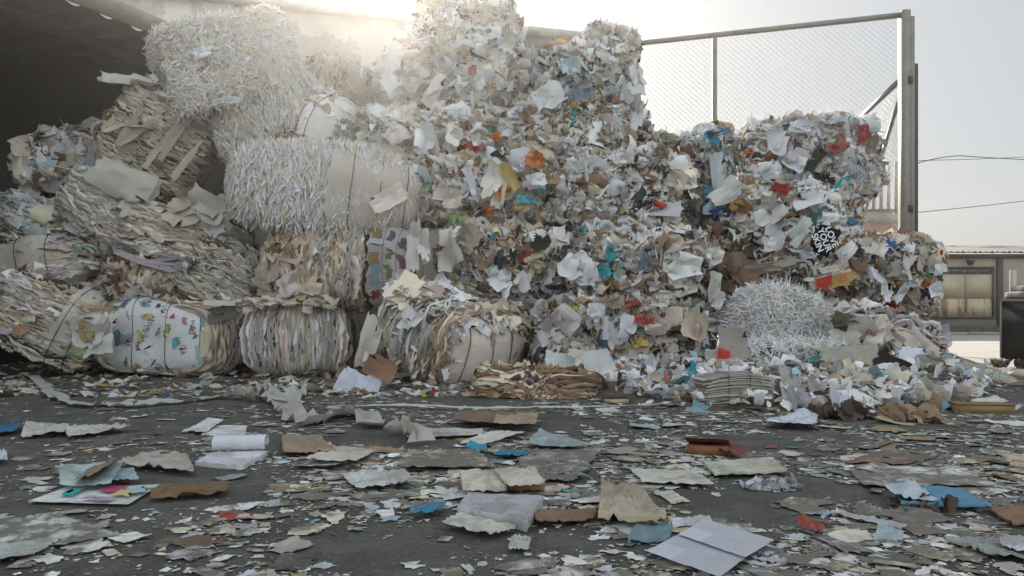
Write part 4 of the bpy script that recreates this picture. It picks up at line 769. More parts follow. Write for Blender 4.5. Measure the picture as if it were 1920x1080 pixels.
# ================================================================== ON THE GROUND
rng = np.random.default_rng(99)
def gsheet(name, quad, col, label, cat='sheet', pr=0, m=14, n=14, z=.012, wave=.01, crumple=.012, group=None, seed=None, lift=None, material='dirty', thick=0, jag=.02):
    """a sheet lying on the ground; quad = four photo points of its corners"""
    r = np.random.default_rng(seed if seed is not None else int(quad[0][0] * 7 + quad[0][1]))
    q = [G(*p, z)[:2] for p in quad]; u, v = np.meshgrid(np.linspace(0, 1, m), np.linspace(0, 1, n), indexing='ij')
    xy = (q[0][None, None] * ((1 - u) * (1 - v))[..., None] + q[1] * (u * (1 - v))[..., None] + q[2] * (u * v)[..., None] + q[3] * ((1 - u) * v)[..., None])
    sc = np.linalg.norm(q[2] - q[0]); xy = xy + r.normal(0, jag * sc / 6, xy.shape)
    wave = wave * .45; crumple = crumple * .6; ed = .25 + .75 * np.minimum(1, 4 * np.minimum(np.minimum(u, 1 - u), np.minimum(v, 1 - v)))
    zz = z + ed * wave * (np.sin(u * r.uniform(3, 8) + r.uniform(0, 6)) * np.cos(v * r.uniform(3, 8) + r.uniform(0, 6)) + .8) + np.abs(r.normal(0, crumple, u.shape))
    for _ in range(3):
        th = r.uniform(0, 3.14); zz = zz + wave * 1.2 * np.abs(np.cos(th) * (u - .5) + np.sin(th) * (v - .5) - r.uniform(-.3, .3))
    if lift is not None: zz = zz + lift(u, v)
    g = np.concatenate([xy, zz[..., None]], -1); cen = g.reshape(-1, 3).mean(0); cen[2] = 0
    a = Acc().grid(g - cen, (*col, pr))
    if thick:
        t_ = g - cen; ring_ = np.concatenate([t_[:, 0], t_[-1, 1:], t_[-2::-1, -1], t_[0, -2::-1]]); lv = []
        for q_ in range(5): w_ = ring_.copy(); w_[:, 2] = np.maximum(ring_[:, 2] * (1 - q_ / 4) + .001, ring_[:, 2] - thick * 1.2 * q_ / 4); w_[:, :2] *= 1 + .012 * (q_ % 2); lv.append(w_)
        a.grid(np.stack(lv, 1), (*[min(.8, x_ * 1.08) for x_ in col], 0))
    o = a.build(name, M[material]); o.location = cen
    return tag(o, label, cat, group)
gsheet('newspaper_sheet', [(1212, 1034), (1274, 1003), (1398, 1047), (1350, 1086)], (.58, .60, .66), 'lower half of the folded white newspaper at the bottom right of the yard', 'newspaper', .6, z=.03, wave=.006, crumple=.002, m=12, n=12, jag=.004, material='paper')
gsheet('newspaper_sheet', [(1272, 1004), (1320, 974), (1452, 1014), (1397, 1047)], (.60, .62, .68), 'upper half of the folded white newspaper, just above its lower half', 'newspaper', .6, z=.04, wave=.006, crumple=.002, m=12, n=12, jag=.004, material='paper')
gsheet('sheet', [(1262, 994), (1258, 976), (1330, 972), (1338, 984)], (.60, .61, .64), 'small bright white sheet tucked behind the folded newspaper', wave=.01)
gsheet('comic_page', [(52, 942), (130, 912), (302, 910), (240, 948)], (.60, .63, .62), 'open white comic page with coloured drawings, lower left of the yard', 'page', 0, wave=.006, crumple=.003, jag=.005)
for k, (q, c) in enumerate([([(186, 920), (205, 914), (232, 918), (215, 928)], (.42, .06, .14)), ([(112, 930), (135, 919), (150, 920), (135, 934)], (.05, .36, .32)), ([(215, 930), (232, 922), (262, 925), (245, 934)], (.58, .50, .2)), ([(240, 926), (262, 915), (280, 916), (262, 930)], (.3, .52, .52)), ([(160, 938), (175, 930), (205, 934), (200, 941)], (.4, .3, .42))]):
    pass
def spots(parent, lst):
    for k, (q, c) in enumerate(lst):
        qq = np.array([G(*p, .02) for p in q]); qq[:, 2] = .034 + .0008 * k
        qq -= np.array(parent.location)
        g = np.array([[qq[0], qq[3]], [qq[1], qq[2]]]); u = np.linspace(0, 1, 5)
        gg = np.array([[(g[0, 0] * (1 - a_) + g[1, 0] * a_) * (1 - b_) + (g[0, 1] * (1 - a_) + g[1, 1] * a_) * b_ for b_ in u] for a_ in u])
        gg[..., :2] += np.random.default_rng(k).normal(0, .012, (5, 5, 2))
        Acc().grid(gg, (*c, 0)).build('printed_picture', M['paper'], parent)
comic = [o for o in COL.objects if o.name == 'comic_page'][0]
spots(comic, [([(186, 924), (205, 914), (232, 918), (215, 930)], (.42, .08, .16)), ([(112, 932), (135, 919), (155, 920), (138, 935)], (.05, .36, .32)), ([(205, 932), (226, 922), (258, 925), (240, 936)], (.58, .52, .28)), ([(240, 928), (262, 915), (284, 916), (262, 931)], (.34, .54, .54)), ([(150, 941), (170, 935), (215, 938), (205, 944)], (.46, .36, .44))])
gsheet('magazine', [(112, 915), (112, 893), (232, 886), (208, 918)], (.42, .52, .52), 'crumpled teal and white magazine half on the comic page', 'magazine', .9, z=.03, wave=.03, crumple=.01, lift=lambda u, v: .05 * u)
gsheet('brown_leaflet', [(138, 912), (165, 890), (222, 878), (196, 910)], (.26, .20, .12), 'brown and green leaflet standing up from the teal magazine', 'leaflet', .7, z=.05, wave=.03, lift=lambda u, v: .06 * v)
gsheet('blue_sheet', [(208, 910), (205, 886), (250, 884), (262, 908)], (.34, .48, .56), 'pale blue sheet behind the brown leaflet', 'sheet', 0, z=.03, wave=.03)
o = gsheet('notebook', [(366, 866), (396, 851), (502, 846), (455, 874)], (.60, .62, .68), 'open white notebook with its upper pages rolled over, left of the yard', 'notebook', 0, z=.03, wave=.006, crumple=.002, thick=.028, jag=.003)
a = Acc(); A0, B0 = G(402, 856, 0), G(500, 853, 0); th = np.linspace(-.5, 4.2, 20)
ax = (B0 - A0); 
g = np.array([[A0 + ax * s_ + np.array([0, .06 * math.cos(t_) * (1 - .03 * t_), .045 + .05 + .055 * math.sin(t_) + .004 * math.sin(s_ * 40)]) for t_ in th] for s_ in np.linspace(0, 1, 14)]) - np.array(o.location)
a.grid(g, (.62, .64, .70, 0)); a.build('rolled_page', M['paper'], o, True)
gsheet('sheet', [(340, 812), (392, 790), (420, 796), (384, 815)], (.56, .58, .58), 'folded pale sheet, left flap of the pair behind the notebook', wave=.02, lift=lambda u, v: .02 * u)
gsheet('booklet', [(378, 815), (402, 798), (462, 799), (460, 815)], (.58, .60, .60), 'flat white booklet, right one of the pair behind the notebook', 'booklet', z=.015, thick=.01, wave=.005, crumple=.003, jag=.004)
gsheet('crumpled_paper', [(38, 822), (48, 802), (130, 797), (120, 818)], (.48, .49, .44), 'grey-green crumpled sheet beside the blue film on the left', 'paper', wave=.03, crumple=.02)
gsheet('crumpled_paper', [(128, 824), (118, 806), (190, 799), (246, 808)], (.50, .50, .46), 'creased pale sheet just right of the grey-green one', 'paper', wave=.03, crumple=.02)
gsheet('plastic_film', [(-60, 822), (-40, 806), (40, 801), (30, 815)], (.02, .13, .26), 'bright blue plastic film on the left edge of the yard', 'film', wave=.03, crumple=.02)
gsheet('crumpled_paper', [(-60, 870), (-20, 845), (12, 855), (14, 872)], (.5, .55, .62), 'white scrap cut by the left edge, below the blue film', 'paper', wave=.03, crumple=.02)
gsheet('soiled_paper', [(222, 878), (262, 856), (350, 862), (368, 893)], (.42, .37, .33), 'soiled crumpled paper above the coconut-brown mat', 'paper', wave=.03, crumple=.022, m=16, n=16)
gsheet('fibre_mat', [(276, 938), (296, 912), (428, 908), (424, 928)], (.17, .11, .06), 'rough brown strip of fibre lying right of the comic page', 'mat', 0, m=30, n=12, z=.02, wave=.006, crumple=.02, jag=.05)
gsheet('wet_sheet', [(-120, 1068), (-60, 985), (110, 968), (225, 1006)], (.55, .58, .55), 'large wet pale sheet pressed into the mud at the lower left', 'sheet', 0, m=26, n=22, z=.008, wave=.012, crumple=.009, material='mired')
gsheet('sheet', [(-60, 1062), (-30, 1030), (120, 1010), (60, 1046)], (.38, .41, .39), 'second wet sheet overlapping the large one at the lower left corner', m=20, n=14, z=.02, wave=.012, crumple=.009)
gsheet('brown_pages', [(530, 850), (528, 822), (602, 822), (628, 852)], (.33, .25, .17), 'brown mouldering stack of pages right of the notebook', 'papers', .6, z=.035, thick=.015, wave=.03, crumple=.015, jag=.04)
gsheet('sheet', [(572, 866), (612, 838), (705, 846), (668, 870)], (.52, .49, .42), 'cream sheet leaning on the brown mouldering pages', pr=.7, z=.03, wave=.015)
gsheet('grey_notebook', [(858, 950), (878, 925), (1018, 932), (988, 978)], (.44, .44, .47), 'thick grey mottled notebook in the middle of the yard', 'notebook', .9, z=.055, thick=.045, wave=.005, crumple=.006, jag=.006)
gsheet('old_book', [(1122, 972), (1128, 922), (1208, 936), (1250, 985)], (.44, .38, .29), 'swollen brown book lying open near the bottom centre', 'book', .6, z=.05, thick=.03, wave=.06, crumple=.02, jag=.02)
gsheet('brown_folder', [(1006, 988), (1000, 962), (1120, 960), (1112, 978)], (.20, .13, .08), 'flat brown folder between grey notebook and swollen book', 'folder', 0, z=.014, thick=.006, wave=.02, jag=.05)
gsheet('printed_sheet', [(668, 922), (640, 892), (718, 886), (760, 914)], (.54, .55, .54), 'bent white sheet left of the centre, propped on its neighbour', 'sheet', .4, z=.02, wave=.02)
gsheet('printed_sheet', [(728, 915), (712, 890), (760, 884), (778, 908)], (.50, .51, .50), 'smaller white sheet just right of the bent one', 'sheet', .8, z=.03, wave=.02)
gsheet('sheet', [(828, 992), (862, 968), (972, 996), (920, 1010)], (.52, .52, .46), 'pale creased sheet alone on the dark ground, bottom centre', wave=.025, m=12, n=12)
gsheet('sheet', [(952, 1034), (960, 1010), (996, 1011), (990, 1036)], (.50, .52, .47), 'small square sheet below the pale creased one', wave=.012)
gsheet('blue_wrapper', [(765, 972), (780, 957), (838, 946), (830, 962)], (.03, .20, .34), 'blue wrapper with white marks lying left of the grey notebook', 'wrapper', 0, z=.02, wave=.025)
gsheet('open_book', [(868, 915), (862, 888), (945, 886), (950, 912)], (.54, .51, .44), 'left half of the open cream book in the centre of the yard', 'book', .5, z=.06, wave=.02, thick=.03)
gsheet('book_half', [(950, 912), (925, 884), (1002, 882), (1022, 910)], (.56, .53, .46), 'right half of the open cream book, brown cover beneath', 'book', 0, z=.08, wave=.02, thick=.012)
gsheet('brown_cover', [(945, 914), (960, 898), (1022, 898), (1020, 916)], (.28, .16, .08), 'brown cover sticking out under the open cream book', 'cover', 0, z=.03, thick=.02)
gsheet('blue_scrap', [(872, 846), (880, 835), (912, 840), (915, 851)], (.03, .26, .38), 'bright blue scrap, left one of two in the centre', 'scrap', 0, z=.02, wave=.03)
gsheet('blue_scrap', [(925, 860), (935, 848), (995, 850), (990, 858)], (.03, .18, .27), 'flat dark blue scrap, right one of two in the centre', 'scrap', 0, z=.02, wave=.02)
gsheet('leaflet', [(988, 836), (1012, 812), (1112, 838), (1076, 846)], (.38, .46, .50), 'marbled pale blue leaflet right of the blue scraps', 'leaflet', .9, z=.03, wave=.03)
gsheet('sheet', [(862, 830), (930, 808), (985, 814), (900, 838)], (.56, .55, .50), 'long cream sheet left of the marbled leaflet', z=.03, wave=.01)
gsheet('newspaper_sheet', [(760, 822), (772, 806), (905, 806), (905, 818)], (.52, .52, .49), 'long flat sheet with small printed squares, left of the long cream one', 'newspaper', .9, z=.02, wave=.01)
gsheet('brown_bag', [(850, 798), (862, 782), (1005, 776), (1000, 798)], (.18, .12, .085), 'torn dark brown paper bag in the middle distance', 'bag', 0, z=.03, wave=.05, crumple=.02, m=14, n=12)
gsheet('brown_bag', [(925, 800), (930, 782), (1010, 778), (1005, 802)], (.36, .29, .21), 'lighter brown bag lying on the torn dark one', 'bag', 0, z=.07, wave=.03, crumple=.015)
gsheet('pulp_slab', [(955, 900), (985, 845), (1130, 845), (1075, 905)], (.40, .40, .39), 'grey wet slab of pressed pages in the centre of the yard', 'papers', .8, m=22, n=22, z=.02, wave=.012, crumple=.008, jag=.07, material='mired')
gsheet('book_wreck', [(745, 882), (760, 852), (900, 846), (930, 880)], (.48, .45, .36), 'mossy yellowish slab of wet pages left of the grey slab', 'papers', .5, m=20, n=20, z=.02, wave=.02, crumple=.012, jag=.07, material='mired')
gsheet('newspaper_sheet', [(1340, 890), (1318, 870), (1450, 860), (1475, 886)], (.46, .46, .39), 'yellowed folded newspaper below the dark red book', 'newspaper', .5, z=.03, thick=.015, wave=.01)
gsheet('newspaper_sheet', [(1205, 908), (1180, 882), (1300, 884), (1340, 912)], (.47, .47, .41), 'yellowed flat newspaper left of the folded one', 'newspaper', .5, z=.02, wave=.012)
gsheet('blue_magazine', [(1690, 948), (1680, 912), (1800, 922), (1862, 952)], (.10, .24, .36), 'blue and white magazine spread open on the right of the yard', 'magazine', 0, z=.03, wave=.02, thick=.012)
gsheet('magazine_page', [(1690, 940), (1655, 915), (1715, 912), (1760, 944)], (.50, .56, .62), 'white page of a magazine just left of the blue spread', 'page', .8, z=.05, wave=.02)
gsheet('newspaper_sheet', [(1620, 915), (1590, 880), (1800, 878), (1875, 916)], (.60, .61, .56), 'large flattened pale newspaper above the blue magazine', 'newspaper', .5, m=16, n=14, z=.01, wave=.012, material='mired')
gsheet('newspaper_sheet', [(1845, 1040), (1770, 1010), (1905, 1020), (1990, 1058)], (.34, .36, .34), 'folded grey newspaper at the bottom right corner', 'newspaper', .8, m=14, n=12, z=.02, wave=.015, thick=.012)
gsheet('sheet', [(1900, 1040), (1866, 1012), (1925, 1012), (1990, 1035)], (.50, .52, .53), 'pale sheet lying on the grey newspaper in the corner', z=.05, wave=.012)
gsheet('brown_board', [(1900, 985), (1850, 952), (1930, 950), (2010, 975)], (.22, .13, .08), 'rough brown board at the right edge of the yard', 'board', 0, z=.02, thick=.01, wave=.006)
gsheet('long_scrap', [(1555, 966), (1570, 960), (1702, 990), (1690, 996)], (.52, .52, .54), 'long narrow white strip right of the crumpled black lump', 'strip', 0, z=.01)
gsheet('red_scrap', [(1490, 985), (1500, 975), (1550, 1000), (1530, 1008)], (.28, .07, .05), 'dull red crumpled scrap above the folded newspaper', 'scrap', 0, z=.03, wave=.03)
gsheet('red_fragments', [(1580, 870), (1640, 852), (1760, 858), (1700, 874)], (.32, .14, .12), 'patch of flattened pinkish red paper on the right of the yard', 'paper', 0, z=.01, m=16, n=10, wave=.01, material='mired')
gsheet('teal_box', [(1178, 1010), (1190, 990), (1260, 990), (1255, 1010)], (.16, .27, .32), 'flattened teal packet left of the folded newspaper', 'packet', .9, z=.03, thick=.02)
gsheet('white_film', [(1425, 800), (1500, 778), (1535, 776), (1530, 806)], (.55, .60, .68), 'bright torn white sheet standing up in front of the book spill', 'sheet', 0, z=.02, wave=.06, crumple=.02)
# dark red book lying on its side, cover sprung open
def book(px, py, w_, d_, h_, yaw, cc, label, open_=0, name='book', pages=(.45, .36, .22), z0=0, roll=0):
    c = G(px, py, z0); Mb = Matrix.Translation(Vector(c)) @ Matrix.Rotation(rad(yaw), 4, 'Z') @ Matrix.Rotation(rad(roll), 4, 'X')
    r = empty(name, Mb, label, 'book')
    a = Acc(); n_ = 10; ys = np.linspace(0, d_, n_)
    a.box((-w_ / 2 + .008, .008, .006), (w_ / 2 - .008, d_ - .012, h_ - .006), None, (*pages, 0)); a.build('page_block', M['board'], r)
    a = Acc(); a.box((-w_ / 2, 0, 0), (w_ / 2, d_, .005), None, (*cc, 0)); a.box((-w_ / 2, d_ - .006, .005), (w_ / 2, d_, h_ - .005), None, (*cc, 0))
    P0 = np.array([[[x_, y_, h_ - .004 + (.05 * open_) * ((d_ - y_) / d_) ** 2 + .002 * math.sin(x_ * 20)] for y_ in ys] for x_ in np.linspace(-w_ / 2, w_ / 2, 8)]); a.grid(P0, (*cc, 0)); P1 = P0.copy(); P1[..., 2] += .005; a.grid(P1[::-1], (*cc, 0))
    a.build('cover', M['board'], r); return r
book(1325, 856, .30, .20, .075, -20, (.17, .045, .03), 'thick dark red book with sprung cover, alone on the right of the yard', 1.0, pages=(.20, .09, .045))
gsheet('red_cover', [(1330, 838), (1352, 826), (1405, 846), (1392, 860)], (.17, .05, .035), 'loose dark red cover right against the thick red book', 'cover', 0, z=.05, wave=.01)
book(1158, 757, .28, .2, .06, 4, (.05, .04, .035), 'small black book lying at the left end of the spill')
book(1852, 776, .55, .28, .09, -6, (.20, .135, .055), 'mustard brown box file lying at the right end of the spill', pages=(.25, .17, .08))
book(1385, 764, .35, .2, .05, -3, (.34, .10, .07), 'thin brick red booklet in front of the tied newspapers')
book(1345, 692, .42, .25, .10, 12, (.22, .17, .11), 'grey-brown book under the bent cards in the spill', z0=.25)
book(1290, 730, .42, .25, .05, -12, (.36, .34, .24), 'olive thin book on the white papers, left of the tied newspapers', z0=.12)
# brown crushed log of cardboard
a = Acc(); hf = np.array([.72, .2, .17]); core(a, hf, 3, lump(np.random.default_rng(4)), .8); c0 = G(1003, 745); lg = empty('cardboard_roll', Matrix.Translation(Vector(c0)) @ Matrix.Rotation(rad(3), 4, 'Y'), 'long crushed roll of wet brown cardboard lying before the wire-bound bale', 'cardboard')
shl = np.eye(4); shl[2, 3] = .17; a.build('core', M['core'], lg, True, shl)
a = Acc(); g_lam(a, rng, hf, 3, lump(np.random.default_rng(4)), pal(0, .3, 1.2, 5, .2, 1, 0), 2, 260, 0, .02, .06); a.build('cardboard_layers', M['board'], lg, False, shl)
# open books and bundles in the spill
def fsheet(name, px, py, wpx, hpx, rot, col, label, D, tilt=(0, -40), pr=0, cat='sheet', cr=.15, seed=0, curl=.3, material='paper', group=None):
    rg_ = np.random.default_rng(seed + int(px * 3 + py * 7)); cen = W(px, py, D)
    n = Vector((0, -1, 0)); n.rotate(Matrix.Rotation(rad(tilt[0]), 3, 'Z')); n.rotate(Matrix.Rotation(rad(tilt[1]), 3, 'X'))
    t = Vector((math.cos(rad(rot)), 0, -math.sin(rad(rot)))); nn = n.normalized(); t = (t - t.dot(nn) * nn).normalized(); bt = nn.cross(t)
    g = sheet_grids(rg_, np.zeros((1, 3)), np.array([[t[:], bt[:], nn[:]]]), np.array([[wpx / F * D, hpx / F * D / max(.35, math.cos(rad(tilt[1])))]]), 9, cr, curl, .15, 3)
    o = Acc().grid(g, (*col, pr)).build(name, M[material]); o.location = cen
    return tag(o, label, cat, group)
LST = [('open_book', 1122, 680, 58, 46, -24, (.58, .59, .60), 'open book leaning on the heap, its left text page showing', 10.9, (0, -25), .95, 'book'),
 ('open_book', 1150, 708, 66, 20, -4, (.60, .62, .67), 'curving white page of a second open book just below the leaning one', 10.8, (0, -50), .4, 'book'),
 ('open_book', 1050, 690, 56, 50, 6, (.50, .54, .52), 'pale green blank book left of the leaning open book', 11, (0, -40), 0, 'book'),
 ('beige_booklet', 1086, 664, 40, 16, 16, (.50, .46, .40), 'small beige booklet between the two open books', 11, (0, -40), 0, 'booklet'),
 ('card_sheet', 1376, 645, 64, 56, 4, (.30, .28, .25), 'large dull grey card bent upward below the shredded strips', 10.9, (10, -20), 0, 'card'),
 ('card_sheet', 1340, 668, 36, 22, 0, (.36, .34, .31), 'smaller grey card left of the large bent card', 10.8, (0, -30), 0, 'card'),
 ('orange_card', 1370, 680, 60, 22, -10, (.50, .34, .24), 'salmon-coloured card below the large grey one', 10.7, (0, -50), 0, 'card'),
 ('red_scrap', 1358, 664, 24, 18, 10, (.42, .05, .03), 'bright red crumpled scrap on the salmon card', 10.65, (0, -20), 0, 'scrap'),
 ('newspaper_sheet', 1586, 682, 92, 44, 22, (.42, .40, .34), 'opened yellow-grey newspaper draped over the right spill', 10.5, (0, -45), .95, 'newspaper'),
 ('newspaper_sheet', 1610, 660, 70, 30, 25, (.40, .38, .33), 'second newspaper leaf behind the opened yellow-grey one', 10.7, (0, -50), .95, 'newspaper'),
 ('brown_folder', 1570, 704, 60, 22, 16, (.20, .12, .07), 'brown folder under the draped newspaper', 10.4, (0, -50), 0, 'folder'),
 ('white_sheet', 1485, 700, 60, 50, -20, (.60, .61, .65), 'broad white crumpled sheet left of the draped newspaper', 10.6, (0, -30), 0, 'sheet'),
 ('white_sheet', 1500, 712, 22, 60, 14, (.60, .62, .66), 'tall narrow white sheet standing in the spill', 10.4, (10, -15), 0, 'sheet'),
 ('black_cloth', 1680, 690, 80, 40, 36, (.025, .022, .02), 'dark rag slumped right of the draped newspaper', 10.5, (0, -30), 0, 'rag'),
 ('white_cloth', 1712, 680, 50, 60, 10, (.60, .62, .70), 'white crumpled bundle near the right end of the heap', 10.9, (0, -20), 0, 'bundle'),
 ('brown_card', 1752, 690, 40, 40, 30, (.15, .10, .07), 'dark brown card standing at the right end of the heap', 10.8, (10, -20), 0, 'card'),
 ('brown_box_card', 1640, 706, 46, 30, -8, (.24, .16, .11), 'small brown carton side below the dark rag', 10.3, (0, -20), 0, 'card'),
 ('paper_sheet', 1386, 700, 72, 26, 6, (.62, .65, .72), 'very white sheet lying on top of the tied newspapers', 10.3, (0, -60), 0, 'sheet'),
 ('white_sheet', 1278, 738, 60, 22, -24, (.60, .62, .66), 'white sheet under the olive thin book', 10.3, (0, -60), 0, 'sheet'),
 ('green_sheet', 1358, 757, 54, 12, 4, (.05, .30, .15), 'bright green sheet at the front of the spill', 9.9, (0, -70), 0, 'sheet'),
 ('green_carton', 1310, 740, 24, 14, -20, (.03, .20, .06), 'small dark green carton piece left of the tied newspapers', 10.1, (0, -30), 0, 'carton'),
 ('pink_sheet', 1240, 757, 50, 10, 3, (.52, .22, .24), 'pink sheet at the front left of the spill', 10, (0, -75), 0, 'sheet'),
 ('teal_card', 1530, 680, 34, 24, -30, (.06, .20, .20), 'dark teal card behind the draped newspaper', 10.8, (0, -30), 0, 'card'),
 ('orange_tag', 1775, 766, 20, 16, 10, (.48, .18, .10), 'square orange tag among white papers at the right', 9.4, (0, -50), 0, 'tag'),
 ('newspaper_sheet', 1825, 695, 60, 30, 30, (.42, .39, .33), 'printed newspaper tent at the far right foot of the heap', 12.2, (0, -40), .95, 'newspaper'),
 ('blue_folder', 1790, 690, 40, 16, 8, (.36, .42, .56), 'pale blue folder beside the newspaper tent', 12, (0, -50), 0, 'folder'),
 ('white_box_scrap', 655, 716, 46, 44, 30, (.58, .61, .70), 'white ruffled paper bundle before the bowed bale', 10.9, (0, -25), 0, 'paper'),
 ('white_box_scrap', 690, 724, 46, 26, 10, (.58, .60, .70), 'white bulging paper just right of the ruffled bundle', 10.7, (0, -40), 0, 'paper'),
 ('brown_carton', 714, 690, 60, 40, 26, (.26, .16, .11), 'brown printed carton flap leaning against the wire-bound bale', 10.55, (0, -10), 0, 'carton'),
 ('black_lump', 1490, 768, 0, 0, 0, None, None, 0, 0, 0, None)]
for r_ in LST:
    if r_[6] is None: continue
    nm, x, y, w_, h_, ro, c, lb_, D, tl, pr, ct = r_; fsheet(nm, x, y, w_, h_, ro, c, lb_, D - .45, tl, pr, ct, seed=3, cr=.2)
# tied stack of newspapers
st = empty('newspaper_stack', Matrix.Translation(Vector(G(1382, 765))) @ Matrix.Rotation(rad(8), 4, 'Z'), 'string-tied stack of old newspapers at the front of the spill', 'newspapers')
a = Acc()
for k in range(34):
    z = k * .0095; j = rng.normal(0, .022, 2); bnd = .02 * math.sin(k * .3)
    xs = np.linspace(-.37, .37, 12); ys = np.linspace(0, .40, 4)
    g = np.array([[[x_ + j[0] + .002 * k, y_ + j[1] + rng.normal(0, .002), z + .05 * (1 - (x_ / .37) ** 2) * (k / 34) + .002 * math.sin(x_ * 30 + k)] for y_ in ys] for x_ in xs])
    c = np.array((.50, .48, .42)) * rng.uniform(.75, 1.15); a.grid(g, (*c, .9 if k > 32 else 0)); 
    f = g[:, :1].repeat(2, 1).copy(); f[:, 1, 2] -= .0088; a.grid(f, (*(c * .9), 0)); f = g[:1].repeat(2, 0).copy(); f[1, :, 2] -= .0088; a.grid(f, (*(c * .9), 0))
a.build('folded_papers', M['paper'], st)
for x_ in (-.1, .14): Acc().tube([(x_, -.02, 0), (x_, -.022, .36), (x_ + .01, .2, .375), (x_, .42, .35), (x_, .42, 0)], .004, 5).build('string', M['wire'], st, True)
# long paper streamers
def ribbon(name, pts, wpx, col, label, twist=.6, seed=0, zs=None):
    r = np.random.default_rng(seed); pp = np.array([G(x_, y_, .02) for x_, y_ in pts]); t_ = np.linspace(0, len(pp) - 1, len(pp) * 9)
    i = np.clip(t_.astype(int), 0, len(pp) - 2); f_ = (t_ - i)[:, None]; f_ = f_ * f_ * (3 - 2 * f_); c = pp[i] * (1 - f_) + pp[i + 1] * f_
    tan = np.gradient(c, axis=0); tan /= np.linalg.norm(tan, axis=1)[:, None]; side = np.stack([-tan[:, 1], tan[:, 0], 0 * t_], 1)
    an = np.cumsum(r.normal(0, twist * .35, len(c))); an = an - np.linspace(an[0], an[-1], len(c))
    sd_ = side * np.cos(an)[:, None] + np.array([0, 0, 1.]) * np.sin(an)[:, None]; wd = wpx / F * 10 * (1 + .15 * r.normal(size=len(c)))
    e = np.linspace(-.5, .5, 4); g = c[:, None] + sd_[:, None] * (e[None, :, None] * wd[:, None, None]); g[..., 2] = np.abs(g[..., 2]) + .015 + np.abs(r.normal(0, .006, g.shape[:2]))
    cen = g.reshape(-1, 3).mean(0); cen[2] = 0; o = Acc().grid(g - cen, (*col, 0)).build(name, M['paper'], None, False); o.location = cen
    return tag(o, label, 'streamer')
ribbon('paper_streamer', [(30, 708), (62, 706), (92, 735), (116, 752), (160, 762), (192, 758), (250, 762), (370, 750), (440, 741)], 26, (.46, .47, .42), 'long pale paper streamer snaking across the left of the yard', .5, 2)
ribbon('paper_streamer', [(440, 745), (475, 752), (500, 742), (540, 758), (560, 740), (592, 730)], 44, (.48, .48, .44), 'broad crumpled paper band in front of the upright-sheet bale', .9, 3)
ribbon('paper_streamer', [(490, 730), (530, 762), (552, 786), (600, 796), (650, 772), (700, 800), (760, 792), (745, 815), (790, 832)], 38, (.44, .42, .38), 'crumpled grey paper band winding to the right of centre', 1.0, 4)
ribbon('paper_streamer', [(615, 765), (760, 762), (900, 768), (1050, 766), (1200, 763), (1285, 757)], 9, (.52, .53, .50), 'thin straight paper strip lying across the yard before the heap', .15, 5)
# crumpled lumps
for px, py, s_, c, lb_ in [(1742, 958, .11, (.09, .075, .06), 'crumpled dark lump right of the blue magazine'), (1575, 785, .2, (.10, .075, .06), 'dark crushed bundle in front of the right spill'), (1450, 915, .09, (.40, .40, .42), 'small grey crumple in the right middle of the yard'), (1700, 790, .2, (.30, .22, .15), 'flattened brown carton heap on the right of the yard'), (300, 738, .1, (.34, .29, .2), 'curled beige scrap standing on the left of the yard'), (20, 728, .13, (.36, .34, .30), 'grey curled scrap at the left edge of the yard'), (1895, 688, .22, (.12, .08, .06), 'brown crushed cartons at the foot of the skip'), (1872, 682, .16, (.52, .52, .5), 'white plastic bag bunched at the corner of the skip')]:
    r = np.random.default_rng(int(px)); n_ = 26; cen = r.normal(0, .45, (n_, 3)) * s_ * np.array([1.6, .8, .25]); cen[:, 2] = np.abs(cen[:, 2]) + s_ * .06
    g = sheet_grids(r, cen, frames(r, r.normal(size=(n_, 3)) + np.array([0, 0, 1.8])), r.uniform(.4, 1.3, (n_, 2)) * s_, 7, .4, .6, .3, 4); g[..., 2] = np.maximum(g[..., 2], .004)
    cc = np.concatenate([np.array(c) * r.uniform(.7, 1.3, (n_, 1)), np.zeros((n_, 1))], 1); o = Acc().grid(g, cc).build('crumpled_bundle', M['paper']); o.location = G(px, py); tag(o, lb_, 'bundle')
# --- spill: a low bank of debris at the foot of the heap, then loose individual sheets over it
def bank_h(X, Y):
    px = 960 + F * X / Y; py = HY + F * H / Y
    foot = np.interp(px, [0, 430, 640, 1000, 1060, 1300, 1500, 1750, 1900], [705, 722, 735, 730, 742, 768, 778, 775, 725])
    hi = np.interp(px, [0, 640, 1000, 1080, 1300, 1560, 1780, 1850, 1920], [.05, .08, .10, .30, .38, .42, .34, .12, .05])
    return hi * np.clip((foot - py) / 60, 0, 1) ** .8
def dens(px, py):
    d = np.interp(py, [700, 760, 800, 850, 900, 960, 1080], [1.5, 1.0, .8, .9, .8, .42, .2])
    d = d * np.interp(px, [0, 300, 560, 800, 1200, 1500, 1900], [.16, .25, .7, 1.2, .9, 1.2, 1.0]); return d
hb_ = np.array([[(X, Y, bank_h(X, Y) - .02 + .02 * math.sin(X * 9 + Y * 7)) for Y in np.linspace(7.0, 13.5, 60)] for X in np.linspace(-8, 8.2, 150)])
tag(Acc().grid(hb_).build('debris_bank', M['core'], None, True), 'low dark bank of trodden paper pulp along the foot of the heap', 'debris', kind='stuff')
